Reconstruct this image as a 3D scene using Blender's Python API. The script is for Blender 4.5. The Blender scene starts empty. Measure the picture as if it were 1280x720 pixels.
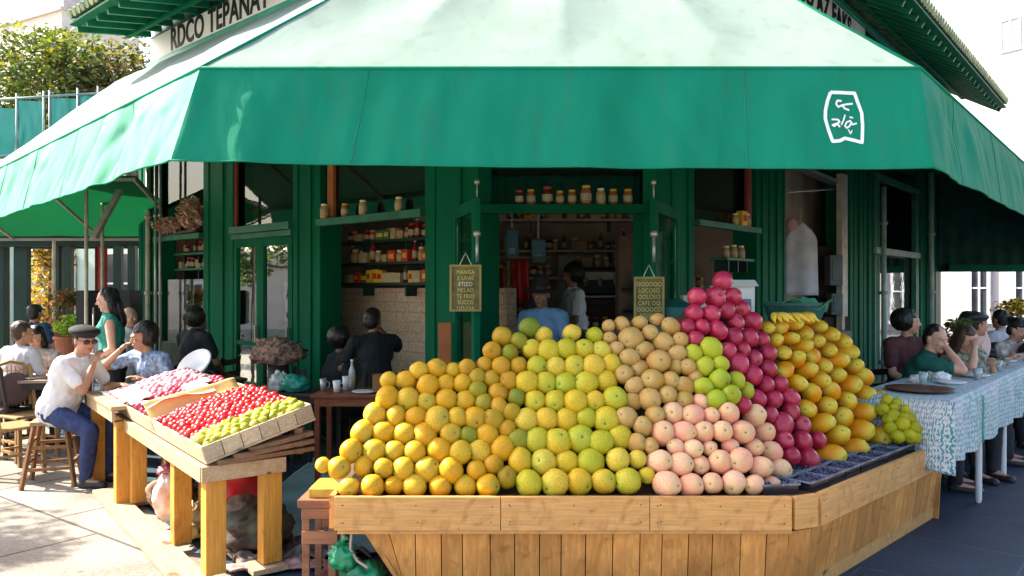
import bpy, math, random
from mathutils import Vector, Matrix, noise
R = math.radians
random.seed(11)
sc = bpy.context.scene
COL = sc.collection
V = Vector
H = 1.7                     # eye height of the photographer

# ------------------------------------------------------------------ helpers
ORD = ['zeroth','first','second','third','fourth','fifth','sixth','seventh','eighth','ninth','tenth','eleventh','twelfth',
       'thirteenth','fourteenth','fifteenth','sixteenth','seventeenth','eighteenth','nineteenth','twentieth']
def at(px, py, d):
    return V(((px-640)/1000*d, d, H+(360-py)/1000*d))

def tag(o, label=None, cat=None, group=None, kind=None):
    if label: o['label'] = label
    if cat: o['category'] = cat
    if group: o['group'] = group
    if kind: o['kind'] = kind
    return o

ORG = {}
def org(o):
    return ORG.get(o.name, V((0,0,0))) if o else V((0,0,0))

def thing(name, label, cat, loc=(0,0,0), rz=0, group=None, kind=None):
    o = bpy.data.objects.new(name, None); COL.objects.link(o)
    o.location = loc; o.rotation_euler = (0,0,rz); o.empty_display_size = .1
    ORG[o.name] = V(loc)
    return tag(o, label, cat, group, kind)

def basis(d, up=(0,0,1)):
    z = V(d).normalized(); u = V(up)
    if abs(z.dot(u)) > .98: u = V((0,1,0))
    x = u.cross(z).normalized(); y = z.cross(x)
    return x, y, z

class MB:
    def __init__(s): s.v = []; s.f = []; s.mi = []; s.cur = 0
    def add(s, vs, fs):
        b = len(s.v); s.v += [V(p) for p in vs]
        for f in fs: s.f.append([b+i for i in f]); s.mi.append(s.cur)
        return s
    def box(s, c, d, rz=0, M=None):
        c = V(c); hx, hy, hz = d[0]/2, d[1]/2, d[2]/2
        ps = [V((x*hx,y*hy,z*hz)) for z in (-1,1) for y in (-1,1) for x in (-1,1)]
        m = M if M else Matrix.Rotation(rz,3,'Z')
        return s.add([c+m@p for p in ps], [(0,2,3,1),(4,5,7,6),(0,1,5,4),(2,6,7,3),(0,4,6,2),(1,3,7,5)])
    def bb(s, x0,x1,y0,y1,z0,z1):
        return s.box(((x0+x1)/2,(y0+y1)/2,(z0+z1)/2),(x1-x0,y1-y0,z1-z0))
    def beam(s, p, q, w, h, up=(0,0,1)):
        p, q = V(p), V(q); x, y, z = basis(q-p, up)
        vs = [o+x*a*w/2+y*b*h/2 for o in (p,q) for a,b in ((-1,-1),(1,-1),(1,1),(-1,1))]
        return s.add(vs, [(3,2,1,0),(4,5,6,7),(0,1,5,4),(1,2,6,5),(2,3,7,6),(3,0,4,7)])
    def tube(s, pts, rad, n=8, caps=True):
        pts = [V(p) for p in pts]
        if not hasattr(rad,'__len__'): rad = [rad]*len(pts)
        b = len(s.v); px = None
        for i,p in enumerate(pts):
            d = (pts[min(i+1,len(pts)-1)]-pts[max(i-1,0)])
            if px is None: x, y, z = basis(d)
            else:
                z = d.normalized(); x = (px-z*px.dot(z)).normalized(); y = z.cross(x)
            px = x
            for k in range(n):
                a = 2*math.pi*k/n
                s.v.append(p+(x*math.cos(a)+y*math.sin(a))*rad[i])
        for i in range(len(pts)-1):
            for k in range(n):
                k2 = (k+1)%n
                s.f.append([b+i*n+k,b+i*n+k2,b+(i+1)*n+k2,b+(i+1)*n+k]); s.mi.append(s.cur)
        if caps:
            s.f.append([b+k for k in range(n)][::-1]); s.mi.append(s.cur)
            s.f.append([b+(len(pts)-1)*n+k for k in range(n)]); s.mi.append(s.cur)
        return s
    def cap(s, p, q, r0, r1, n=10):          # capsule with tapering radius
        p, q = V(p), V(q); z = (q-p).normalized() if (q-p).length > 1e-6 else V((0,0,1))
        pts = []; rr = []
        for a in (80,50,25): pts.append(p-z*r0*math.sin(R(a))); rr.append(r0*math.cos(R(a)))
        pts += [p,q]; rr += [r0,r1]
        for a in (25,50,80): pts.append(q+z*r1*math.sin(R(a))); rr.append(r1*math.cos(R(a)))
        return s.tube(pts, rr, n)
    def ell(s, c, r, n=16, m=10, M=None):
        if not hasattr(r,'__len__'): r = (r,r,r)
        c = V(c); b = len(s.v); M = M or Matrix.Identity(3)
        s.v.append(c+M@V((0,0,-r[2])))
        for i in range(1,m):
            t = -math.pi/2+math.pi*i/m
            for k in range(n):
                a = 2*math.pi*k/n
                s.v.append(c+M@V((r[0]*math.cos(t)*math.cos(a), r[1]*math.cos(t)*math.sin(a), r[2]*math.sin(t))))
        s.v.append(c+M@V((0,0,r[2]))); top = len(s.v)-1
        for k in range(n):
            s.f.append([b, b+1+(k+1)%n, b+1+k]); s.mi.append(s.cur)
            s.f.append([top, b+1+(m-2)*n+k, b+1+(m-2)*n+(k+1)%n]); s.mi.append(s.cur)
        for i in range(m-2):
            for k in range(n):
                a0 = b+1+i*n
                s.f.append([a0+k,a0+(k+1)%n,a0+n+(k+1)%n,a0+n+k]); s.mi.append(s.cur)
        return s
    def lathe(s, prof, c=(0,0,0), n=18, M=None):   # prof: (r,z)
        c = V(c); b = len(s.v); M = M or Matrix.Identity(3)
        for r,z in prof:
            for k in range(n):
                a = 2*math.pi*k/n
                s.v.append(c+M@V((max(r,1e-4)*math.cos(a),max(r,1e-4)*math.sin(a),z)))
        for i in range(len(prof)-1):
            for k in range(n):
                s.f.append([b+i*n+k,b+i*n+(k+1)%n,b+(i+1)*n+(k+1)%n,b+(i+1)*n+k]); s.mi.append(s.cur)
        return s
    def prism(s, poly, z0, z1):
        n = len(poly)
        vs = [V((p[0],p[1],z0)) for p in poly]+[V((p[0],p[1],z1)) for p in poly]
        fs = [tuple(range(n))[::-1], tuple(range(n,2*n))]+[(i,(i+1)%n,n+(i+1)%n,n+i) for i in range(n)]
        return s.add(vs, fs)
    def quad(s, a,b,c,d): return s.add([a,b,c,d],[(0,1,2,3)])
    def grid(s, fn, nu, nv):
        b = len(s.v)
        for j in range(nv+1):
            for i in range(nu+1): s.v.append(V(fn(i/nu,j/nv)))
        for j in range(nv):
            for i in range(nu):
                a = b+j*(nu+1)+i
                s.f.append([a,a+1,a+nu+2,a+nu+1]); s.mi.append(s.cur)
        return s
    def mesh(s, name, mats, off=V((0,0,0)), smooth=False):
        me = bpy.data.meshes.new(name)
        me.from_pydata([tuple(p-off) for p in s.v], [], s.f)
        if not isinstance(mats,(list,tuple)): mats = [mats]
        for m in mats: me.materials.append(m)
        if len(mats) > 1: me.polygons.foreach_set('material_index', s.mi)
        if smooth: me.polygons.foreach_set('use_smooth', [True]*len(me.polygons))
        me.update(); return me
    def build(s, name, mats, parent=None, bevel=0, smooth=False, local=False, loc=None, thick=0, rz=0):
        off = V((0,0,0)) if local else org(parent)
        if loc is not None and not local: off = off+V(loc)
        me = s.mesh(name, mats, off, smooth)
        o = bpy.data.objects.new(name, me); COL.objects.link(o)
        if parent: o.parent = parent
        if loc is not None: o.location = loc
        o.rotation_euler.z = rz
        ORG[o.name] = org(parent)+(V(loc) if loc is not None else V((0,0,0)))
        if bevel:
            b = o.modifiers.new('b','BEVEL'); b.width = bevel; b.segments = 2; b.limit_method = 'ANGLE'; b.angle_limit = R(40)
        if thick:
            b = o.modifiers.new('t','SOLIDIFY'); b.thickness = thick; b.offset = 0
        return o

def inst(src, loc, rot=(0,0,0), scale=(1,1,1), parent=None):
    o = src.copy(); COL.objects.link(o); o.parent = parent
    o.location = loc; o.rotation_euler = rot; o.scale = scale
    return o
def dup(root, loc, rz, label=None, group=None, scale=None):
    r = root.copy(); COL.objects.link(r); r.location = loc; r.rotation_euler = (0,0,rz)
    if scale: r.scale = scale
    if label: r['label'] = label
    if group: r['group'] = group
    for ch in list(root.children):
        c = ch.copy(); COL.objects.link(c); c.parent = r
        for g in list(ch.children):
            d = g.copy(); COL.objects.link(d); d.parent = c
    return r

# ------------------------------------------------------------------ materials
def nt_new(name):
    m = bpy.data.materials.new(name); m.use_nodes = True
    nt = m.node_tree; b = nt.nodes['Principled BSDF']
    return m, nt, b
def c4(c): return (c[0],c[1],c[2],1)
def mixc(nt, fac, a, b, mode='MIX'):
    n = nt.nodes.new('ShaderNodeMix'); n.data_type = 'RGBA'; n.blend_type = mode
    for sock, val in ((n.inputs[0],fac),(n.inputs[6],a),(n.inputs[7],b)):
        if hasattr(val,'is_output'): nt.links.new(val, sock)
        elif hasattr(val,'__len__'): sock.default_value = c4(val)
        else: sock.default_value = val
    return n.outputs[2]
def ramp(nt, fac, lo, hi):
    n = nt.nodes.new('ShaderNodeMapRange'); nt.links.new(fac, n.inputs[0])
    n.inputs[1].default_value = lo; n.inputs[2].default_value = hi
    return n.outputs[0]
def noi(nt, scale, stretch=(1,1,1), detail=4, dist=0, coord='Object'):
    tc = nt.nodes.new('ShaderNodeTexCoord'); mp = nt.nodes.new('ShaderNodeMapping')
    mp.inputs['Scale'].default_value = stretch
    nt.links.new(tc.outputs[coord], mp.inputs[0])
    n = nt.nodes.new('ShaderNodeTexNoise'); n.inputs['Scale'].default_value = scale
    n.inputs['Detail'].default_value = detail; n.inputs['Distortion'].default_value = dist
    nt.links.new(mp.outputs[0], n.inputs['Vector'])
    return n.outputs[0]
def bumpn(nt, b, h, strength, dist=.01):
    n = nt.nodes.new('ShaderNodeBump'); n.inputs['Strength'].default_value = strength; n.inputs['Distance'].default_value = dist
    nt.links.new(h, n.inputs['Height']); nt.links.new(n.outputs[0], b.inputs['Normal'])
MATS = {}
def M(name, col, rough=.6, var=.18, scale=6, bump=.15, bscale=60, metal=0, spec=.4, col2=None, isl=0, stretch=(1,1,1), dist=.004):
    if name in MATS: return MATS[name]
    m, nt, b = nt_new(name)
    a = tuple(x*(1-var) for x in col); c = col2 or tuple(min(1,x*(1+var)) for x in col)
    o = mixc(nt, ramp(nt, noi(nt, scale, stretch, 5), .3, .7), a, c)
    if isl:
        g = nt.nodes.new('ShaderNodeNewGeometry')
        mr = nt.nodes.new('ShaderNodeMapRange'); nt.links.new(g.outputs['Random Per Island'], mr.inputs[0])
        mr.inputs[3].default_value = 1-isl; mr.inputs[4].default_value = 1+isl*.5
        vm = nt.nodes.new('ShaderNodeVectorMath'); vm.operation = 'SCALE'
        nt.links.new(o, vm.inputs[0]); nt.links.new(mr.outputs[0], vm.inputs['Scale']); o = vm.outputs[0]
    nt.links.new(o, b.inputs['Base Color'])
    b.inputs['Roughness'].default_value = rough; b.inputs['Metallic'].default_value = metal
    b.inputs['Specular IOR Level'].default_value = spec
    if bump: bumpn(nt, b, noi(nt, bscale, stretch, 4), bump, dist)
    MATS[name] = m; return m
def wood(name, c1, c2, axis='z', rough=.5, isl=.3, knots=True, fine=1.0):
    if name in MATS: return MATS[name]
    m, nt, b = nt_new(name)
    st = {'x':(.06,1,1),'y':(1,.06,1),'z':(1,1,.06)}[axis]
    n1 = noi(nt, 26*fine, st, 6, 1.2); n2 = noi(nt, 110*fine, st, 3); n3 = noi(nt, 2.2, (1,1,1), 3)
    o = mixc(nt, ramp(nt,n1,.32,.68), c1, c2)
    o = mixc(nt, ramp(nt,n2,.35,.9), o, tuple(x*.55 for x in c1))
    o = mixc(nt, ramp(nt,n3,.56,.85), o, tuple(x*.6 for x in c2))
    n4 = noi(nt, 5.5, (1,1,1), 6, 2.0); o = mixc(nt, ramp(nt,n4,.55,.72), o, (.72,.66,.60), 'MULTIPLY')
    if knots:
        k = noi(nt, 7, tuple(.3 if s<1 else 1 for s in st), 1)
        o = mixc(nt, ramp(nt,k,.73,.76), o, tuple(x*.3 for x in c2))
    g = nt.nodes.new('ShaderNodeNewGeometry')
    mr = nt.nodes.new('ShaderNodeMapRange'); nt.links.new(g.outputs['Random Per Island'], mr.inputs[0])
    mr.inputs[3].default_value = 1-isl; mr.inputs[4].default_value = 1+isl*.35
    vm = nt.nodes.new('ShaderNodeVectorMath'); vm.operation = 'SCALE'
    nt.links.new(o, vm.inputs[0]); nt.links.new(mr.outputs[0], vm.inputs['Scale'])
    nt.links.new(vm.outputs[0], b.inputs['Base Color'])
    b.inputs['Roughness'].default_value = rough; b.inputs['Specular IOR Level'].default_value = .3
    bumpn(nt, b, n1, .25, .004)
    MATS[name] = m; return m
def fruit(name, cols, rough=.5, speck=None, stretch=(1,1,1), patch=3.2, spec=.22, blush=None, poles=None, gain=(.82,.70,.34)):
    m, nt, b = nt_new(name)
    oi = nt.nodes.new('ShaderNodeObjectInfo')
    cr = nt.nodes.new('ShaderNodeValToRGB'); nt.links.new(oi.outputs['Random'], cr.inputs[0])
    cols = [tuple(x*g for x,g in zip(c,gain)) for c in cols]
    blush = tuple(x*.7 for x in blush) if blush else None
    els = cr.color_ramp.elements
    for i,c in enumerate(cols):
        p = i/(len(cols)-1)
        if i == 0: e = els[0]
        elif i == len(cols)-1: e = els[-1]
        else: e = els.new(p)
        e.position = p; e.color = c4(c)
    # shift the noise per fruit
    tc = nt.nodes.new('ShaderNodeTexCoord'); vm = nt.nodes.new('ShaderNodeVectorMath'); vm.operation = 'ADD'
    cb = nt.nodes.new('ShaderNodeMath'); cb.operation = 'MULTIPLY'; nt.links.new(oi.outputs['Random'], cb.inputs[0]); cb.inputs[1].default_value = 37
    nt.links.new(tc.outputs['Object'], vm.inputs[0]); nt.links.new(cb.outputs[0], vm.inputs[1])
    def nz(s, d=4):
        n = nt.nodes.new('ShaderNodeTexNoise'); n.inputs['Scale'].default_value = s; n.inputs['Detail'].default_value = d
        nt.links.new(vm.outputs[0], n.inputs['Vector']); return n.outputs[0]
    o = cr.outputs[0]
    bl = blush or tuple(x*.62 for x in cols[0])
    o = mixc(nt, ramp(nt, nz(patch/.1*.35), .48, .74), o, bl)
    o = mixc(nt, ramp(nt, nz(260,2), .6, .75), o, speck or tuple(x*.5 for x in cols[-1]))
    o = mixc(nt, ramp(nt, nz(45,3), .64, .70), o, tuple(x*.45 for x in cols[0]))
    sp = nt.nodes.new('ShaderNodeSeparateXYZ'); nt.links.new(tc.outputs['Object'], sp.inputs[0])
    o = mixc(nt, ramp(nt, sp.outputs[2], .5, 1.3), o, poles or tuple(x*.5 for x in cols[0]))
    def mth(op, a, b_=None, c_=None):
        n = nt.nodes.new('ShaderNodeMath'); n.operation = op
        for k_,v_ in enumerate((a,b_,c_)):
            if v_ is None: continue
            if hasattr(v_,'is_output'): nt.links.new(v_, n.inputs[k_])
            else: n.inputs[k_].default_value = v_
        return n.outputs[0]
    rd = mth('SQRT', mth('MULTIPLY_ADD', sp.outputs[0], sp.outputs[0], mth('MULTIPLY', sp.outputs[1], sp.outputs[1])))
    rd = mth('MULTIPLY_ADD', nz(9,5), .22, rd)
    o = mixc(nt, mth('MULTIPLY', ramp(nt, rd, .22, .16), mth('GREATER_THAN', sp.outputs[2], 0)), o, (.15,.10,.04))
    nt.links.new(o, b.inputs['Base Color'])
    b.inputs['Roughness'].default_value = rough; b.inputs['Specular IOR Level'].default_value = spec
    b.inputs['Subsurface Weight'].default_value = 0
    bumpn(nt, b, nz(150,3), .12, .003)
    MATS[name] = m; return m
def canvas(name, col, trans=.35, rough=.8, col2=None, tcol=None, bs=.35):
    m, nt, b = nt_new(name)
    n1 = noi(nt, .9, (1,1,.5), 5, .5); n2 = noi(nt, 9, (1,1,.12), 4)
    c = mixc(nt, ramp(nt,n1,.35,.7), col, col2 or tuple(x*1.25 for x in col))
    c = mixc(nt, ramp(nt,n2,.55,.85), c, tuple(min(1,x*.75+.02) for x in col))
    c = mixc(nt, ramp(nt, noi(nt, 2.3, (1,1,.25), 6, 1.0), .52, .80), c, (.86,.87,.83), 'MULTIPLY')
    nt.links.new(c, b.inputs['Base Color']); b.inputs['Roughness'].default_value = rough
    b.inputs['Specular IOR Level'].default_value = .15
    tr = nt.nodes.new('ShaderNodeBsdfTranslucent')
    tr.inputs['Color'].default_value = c4(tcol or col)
    mx = nt.nodes.new('ShaderNodeMixShader'); mx.inputs[0].default_value = trans
    out = nt.nodes['Material Output']
    nt.links.new(b.outputs[0], mx.inputs[1]); nt.links.new(tr.outputs[0], mx.inputs[2]); nt.links.new(mx.outputs[0], out.inputs[0])
    bumpn(nt, b, noi(nt, 3.5, (1,1,.4), 5, .8), bs, .05)
    MATS[name] = m; return m
def glass(name, tint=(.75,.82,.78), refl=.35):
    m, nt, b = nt_new(name); nt.nodes.remove(b)
    t = nt.nodes.new('ShaderNodeBsdfTransparent'); t.inputs[0].default_value = c4(tint)
    g = nt.nodes.new('ShaderNodeBsdfGlossy'); g.inputs['Roughness'].default_value = .02; g.inputs[0].default_value = (.9,.93,.92,1)
    nn = nt.nodes.new('ShaderNodeBump'); nn.inputs['Strength'].default_value = .08; nn.inputs['Distance'].default_value = .02
    nt.links.new(noi(nt, 1.6), nn.inputs['Height']); nt.links.new(nn.outputs[0], g.inputs['Normal'])
    mx = nt.nodes.new('ShaderNodeMixShader'); mx.inputs[0].default_value = refl
    nt.links.new(t.outputs[0], mx.inputs[1]); nt.links.new(g.outputs[0], mx.inputs[2])
    nt.links.new(mx.outputs[0], nt.nodes['Material Output'].inputs[0])
    MATS[name] = m; return m
def slabs(name, c1, c2, mortar, w, h, rot=0, rough=.85, msize=.012, stain=(.5,.5,.5), bump=.5):
    m, nt, b = nt_new(name)
    tc = nt.nodes.new('ShaderNodeTexCoord'); mp = nt.nodes.new('ShaderNodeMapping'); mp.inputs['Rotation'].default_value = (0,0,rot)
    nt.links.new(tc.outputs['Object'], mp.inputs[0])
    br = nt.nodes.new('ShaderNodeTexBrick'); nt.links.new(mp.outputs[0], br.inputs[0])
    br.inputs['Color1'].default_value = c4(c1); br.inputs['Color2'].default_value = c4(c2); br.inputs['Mortar'].default_value = c4(mortar)
    br.inputs['Scale'].default_value = 1; br.inputs['Brick Width'].default_value = w; br.inputs['Row Height'].default_value = h
    br.inputs['Mortar Size'].default_value = msize; br.inputs['Mortar Smooth'].default_value = .3
    o = mixc(nt, ramp(nt, noi(nt,1.3,(1,1,1),6,.6), .42, .75), br.outputs[0], stain, 'MULTIPLY')
    o = mixc(nt, ramp(nt, noi(nt,38,(1,1,1),6), .42, .72), o, (.62,.62,.62), 'MULTIPLY')
    o = mixc(nt, ramp(nt, noi(nt,11,(1,1,1),2), .70, .74), o, (.6,.6,.6), 'MULTIPLY')
    nt.links.new(o, b.inputs['Base Color']); b.inputs['Roughness'].default_value = rough; b.inputs['Specular IOR Level'].default_value = .25
    mm = nt.nodes.new('ShaderNodeMath'); mm.operation = 'MULTIPLY_ADD'
    nt.links.new(br.outputs['Fac'], mm.inputs[0]); mm.inputs[1].default_value = -1; nt.links.new(noi(nt,70), mm.inputs[2])
    bumpn(nt, b, mm.outputs[0], bump, .006)
    MATS[name] = m; return m

green = M('green_paint', (.001,.105,.048), .6, .22, 3, .2, 30, spec=.08, stretch=(1,1,.2))
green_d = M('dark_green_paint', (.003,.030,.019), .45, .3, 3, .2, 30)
green_l = M('worn_green_paint', (.025,.15,.09), .5, .3, 5, .2, 40)
dark = M('dark_interior', (.035,.03,.028), .8, .4, 3)
labelm = M('dull_label', (.42,.34,.22), .7, .5, 60)
white = M('white_paint', (.74,.73,.70), .6, .06, 4)
offw = M('sign_white', (.78,.78,.74), .55, .08, 3)
black = M('black_plastic', (.02,.02,.022), .4, .3)
ink = M('black_ink', (.012,.012,.014), .5, .2)
steel = M('galvanised_steel', (.42,.41,.39), .4, .2, 8, metal=.6)
pipe_m = M('pale_pipe', (.50,.42,.33), .5, .25, 8)
card = M('cardboard', (.52,.36,.19), .8, .15, 10)
red = M('red_print', (.55,.03,.02), .5, .2)
yellow = M('yellow_print', (.75,.42,.03), .5, .2)
oran = M('orange_board', (.42,.12,.03), .6, .2, 4)
brownw = wood('dark_table_wood', (.16,.045,.02), (.09,.025,.012), 'x', .4)
tealp = M('teal_paint', (.06,.30,.27), .5, .3)
paper = M('white_paper', (.80,.79,.76), .7, .05, 5)
gl_clear = glass('window_glass', (.8,.85,.82), .10); gl_dark = glass('dusky_window_glass', (.42,.44,.42), .07)
gl_mirror = glass('reflective_glass', (.35,.38,.36), .55)
jar_gl = M('jar_amber', (.30,.10,.03), .2, .4, 30)
fab_navy = M('navy_denim', (.03,.045,.12), .85, .3, 20, .4, 200)
canv_top = canvas('pale_canvas_roof', (.205,.270,.228), .05, .85, (.225,.285,.245), (.01,.30,.12), .12)  # roof canvas, paler and greyer than the valance teal
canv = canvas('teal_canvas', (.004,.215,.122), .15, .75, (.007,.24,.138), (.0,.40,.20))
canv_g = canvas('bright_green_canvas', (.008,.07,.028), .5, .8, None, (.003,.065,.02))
canv_lit = canvas('sunlit_teal_canvas', (.085,.31,.20), .15, .75, (.11,.35,.235), (.01,.42,.22))  # paler copy of the teal canvas: sunlight painted into the left valance
# ------------------------------------------------------------------ people
def ik(a, c, l1, l2, pole):
    a, c, pole = V(a), V(c), V(pole); d = c-a; L_ = min(d.length, (l1+l2)*.999); d.normalize(); c = a+d*L_
    x = (l1*l1-l2*l2+L_*L_)/(2*L_); h = math.sqrt(max(l1*l1-x*x,0))
    pn = pole-d*pole.dot(d)
    if pn.length < 1e-5: pn = V((0,-1,0))
    return a+d*x+pn.normalized()*h, c
def remesh(mb, name, mat, vox, smooth_it=4, parent=None, fold=0, seed=0, loc=None):
    me = mb.mesh(name, mat); o = bpy.data.objects.new(name, me); COL.objects.link(o)
    m = o.modifiers.new('r','REMESH'); m.mode = 'VOXEL'; m.voxel_size = vox
    if smooth_it: s = o.modifiers.new('s','SMOOTH'); s.iterations = smooth_it; s.factor = .5
    bpy.context.view_layer.update()
    nm = bpy.data.meshes.new_from_object(o.evaluated_get(bpy.context.evaluated_depsgraph_get()))
    bpy.data.objects.remove(o); bpy.data.meshes.remove(me)
    if fold:
        for v in nm.vertices:
            p = v.co; q = V((p.x*9,p.y*9,p.z*4))+V((seed,seed*2,0)); n1_ = noise.noise(q)
            k = fold*(n1_*.8+.7*(.35-abs(noise.noise(q*1.7+V((4,1,2)))))+.35*noise.noise(q*(5 if name=='hair' else 3)))
            v.co = p+v.normal*k
    nm.materials.clear(); nm.materials.append(mat)
    nm.polygons.foreach_set('use_smooth',[True]*len(nm.polygons)); nm.name = name; nm.update()
    r = bpy.data.objects.new(name, nm); COL.objects.link(r)
    if parent: r.parent = parent
    return r
SK = {'light':M('skin_light',(.55,.30,.20),.5,.08,12,.1,120), 'tan':M('skin_tan',(.42,.21,.12),.5,.1,12,.1,120), 'brown':M('skin_brown',(.24,.11,.06),.5,.1,12,.1,120), 'dark':M('skin_dark',(.11,.05,.03),.45,.1,12,.1,120)}
HAIRM = M('black_hair',(.012,.009,.008),.45,.4,30,.7,140,stretch=(1,1,.2)); HAIRB = M('brown_hair',(.05,.025,.014),.5,.4,30,.7,140,stretch=(1,1,.2))
eyew = M('eye_white',(.7,.68,.65),.3,.02); iris = M('eye_iris',(.03,.02,.015),.2,.1); lipm = M('lips',(.42,.12,.10),.5,.1)
shoem = M('dark_shoe',(.03,.025,.025),.5,.2)
def person(label, base, rz, hip=.93, sit=False, lean=8, hl=None, hand=(None,None), feet=(None,None), skin='tan', shirt=None, sleeve='short',
           trousers=fab_navy, hair='short', hairm=None, hat=None, hatm=None, glasses=False, yaw=0, pitch=0, vox=.013, female=False, scale=1, skirt=False, apron=None, group=None, side=0, bag=.016):
    t = thing('person', label, 'person', base, R(rz), group); t.scale = (scale,)*3
    sk = SK[skin]; hairm = hairm or HAIRM
    le = R(lean); he = R(hl if hl is not None else lean*.5)
    Hp = V((0,0,hip)); up = V((math.sin(R(side)),-math.sin(le),math.cos(le))).normalized()
    mid = Hp+up*.22; ch = Hp+up*.36; nk = Hp+up*.50; hd = nk+V((math.sin(R(side))*.1,-math.sin(he)*.17-.015,math.cos(he)*.155))
    rt = V((1,0,0)); fw = rt.cross(up)*-1; fw = up.cross(rt)*-1 if fw.y>0 else fw
    B3 = Matrix((rt, -fw if (-fw).y>0 else fw, up)).transposed()
    sw = .175 if female else .20
    sh = [nk+rt*s*sw-up*.055 for s in (-1,1)]
    hips = [Hp+rt*s*.09 for s in (-1,1)]
    # arms
    arms = []
    for i,s in enumerate((-1,1)):
        h_ = hand[i]
        if h_ is None: h_ = V((s*(sw+.06), sh[i].y-.05, sh[i].z-.54)) if not sit else V((s*.13, -.33, hip+.06))
        h_ = V(h_); pole = V((s*.5, .5 if not sit else .2, -.6))
        e, w_ = ik(sh[i], h_, .28, .25, pole); arms.append((sh[i], e, w_))
    legs = []
    for i,s in enumerate((-1,1)):
        f_ = feet[i]
        if f_ is None: f_ = V((s*.11, 0 if not sit else -.42, .08))
        f_ = V(f_); k, a = ik(hips[i], f_, .43, .42, V((s*.15,-1,.35 if sit else 0))); legs.append((hips[i], k, a))
    def torso(mb, g=0, low=0):
        if not low: mb.ell(Hp+up*.02, (.155+g,.115+g,.115+g), M=B3)
        mb.ell(mid-up*.05, (.142+g,.105+g,.15+g), M=B3); mb.ell(ch-up*.03, ((.15 if female else .165)+g,.112+g,.16+g), M=B3)
        gs = min(g,.018); mb.cap(sh[0]+rt*.03, sh[1]-rt*.03, .062+gs, .062+gs); mb.cap(ch, nk-up*.02, .11+gs, .07+gs*.6)
        if female: 
            for s in (-1,1): mb.ell(ch+rt*s*.065-up*.01+B3@V((0,-.085,0)), (.06+g*.5,.05+g*.5,.06+g*.5))
    Mh = Matrix.Rotation(R(yaw),3,'Z') @ Matrix.Rotation(R(pitch),3,'X')
    def hp(x,y,z): return hd+Mh@V((x,y,z))
    mb = MB(); torso(mb)
    mb.cap(nk-up*.03, hd+V((0,.012,-.03)), .056, .052)
    for a,b,c in legs: mb.cap(a,b,.088,.056); mb.cap(b,b.lerp(c,.4),.054,.054); mb.cap(b.lerp(c,.35),c,.055,.036); mb.cap(c+V((0,.02,-.02)),c+V((0,-.15,-.05)),.036,.03)
    for i,(a,b,c) in enumerate(arms):
        s = (-1,1)[i]
        mb.cap(a,b,.050,.038); mb.cap(b,b.lerp(c,.35),.038,.040); mb.cap(b.lerp(c,.3),c,.039,.024)
        d = (c-b).normalized(); n = d.cross(V((0,0,1)));  n = n.normalized() if n.length>.2 else V((1,0,0)); pal = n.cross(d).normalized()
        q = c+d*.045
        mb.ell(q, (.018,.036,.05), 12, 8, M=Matrix((pal,n,d)).transposed())
        for fi,(off,ln) in enumerate(((-.027,.070),(-.009,.080),(.009,.075),(.026,.058))):
            p0 = c+d*.080+n*off; p1 = p0+d*ln*.45-pal*.008; p2 = p1+d*ln*.40-pal*.024
            mb.cap(p0-d*.02,p1,.0088,.0082,6); mb.cap(p1,p2,.0082,.007,6)
        th = c+d*.03-n*.030*s*1; th2 = th+(-n*s*.030+d*.028-pal*.012); mb.cap(th,th2,.011,.010,6); mb.cap(th2,th2+d*.026-pal*.010,.010,.008,6)
    # head
    mb.ell(hp(0,.012,.028), (.074,.094,.088), 20,14, M=Mh); mb.ell(hp(0,-.022,-.035), (.060,.066,.074), 18,12, M=Mh)
    mb.ell(hp(0,-.058,-.088), (.030,.026,.022), 12,8, M=Mh); mb.cap(hp(0,-.086,.012), hp(0,-.104,-.022), .007,.0105, 8)
    mb.ell(hp(0,-.080,.026),(.050,.014,.012),12,8,M=Mh); mb.ell(hp(-.034,-.068,-.026),(.022,.018,.02),10,6,M=Mh); mb.ell(hp(.034,-.068,-.026),(.022,.018,.02),10,6,M=Mh)
    for s in (-1,1): mb.ell(hp(s*.076,.008,-.006), (.011,.020,.032), 10,8, M=Mh)
    body = remesh(mb, 'body', sk, vox*.62, 2, t)
    if vox < .02:
        for s in (-1,1):
            mb = MB(); mb.ell(hp(s*.030,-.0775,.002),(.0125,.009,.0075),10,8,M=Mh); ey = mb.build('eye', eyew, t, local=True, smooth=True)
            mb = MB(); mb.ell(hp(s*.030,-.0845,.002),(.0055,.003,.0058),8,6,M=Mh); mb.build('iris', iris, ey, local=True)
        mb = MB(); mb.ell(hp(0,-.0865,-.058),(.022,.008,.0065),10,6,M=Mh); mb.build('mouth', lipm, t, local=True, smooth=True)
    # hair
    if hair != 'none':
        mb = MB(); mb.ell(hp(0,.024,.042),(.083,.094,.086),20,14,M=Mh); mb.ell(hp(0,.052,.0),(.078,.062,.085),16,10,M=Mh)
        if hair == 'long':
            mb.ell(hp(0,.075,-.09),(.085,.05,.14),14,10,M=Mh)
            for s in (-1,1): mb.ell(hp(s*.072,.03,-.06),(.026,.045,.12),12,8,M=Mh)
            mb.ell(hp(0,.085,-.19),(.075,.04,.11),14,10,M=Mh)
        if hair == 'bun': mb.ell(hp(0,.10,.08),(.045,.045,.045)); mb.ell(hp(0,.02,.05),(.088,.098,.088),18,12,M=Mh)
        if hair == 'big': mb.ell(hp(0,.045,.03),(.125,.12,.12),18,12,M=Mh)
        o = remesh(mb, 'hair', hairm, vox*.8, 1, t, fold=.017, seed=len(label))
        # keep the face clear of hair
        me = o.data; Mi = Mh.inverted()
        for v in me.vertices:
            q = Mi@(v.co-hd)
            if q.y < -.028 and q.z < .052: v.co = hd+Mh@V((q.x*.8,max(q.y,-.028)+.03,q.z))
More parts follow.
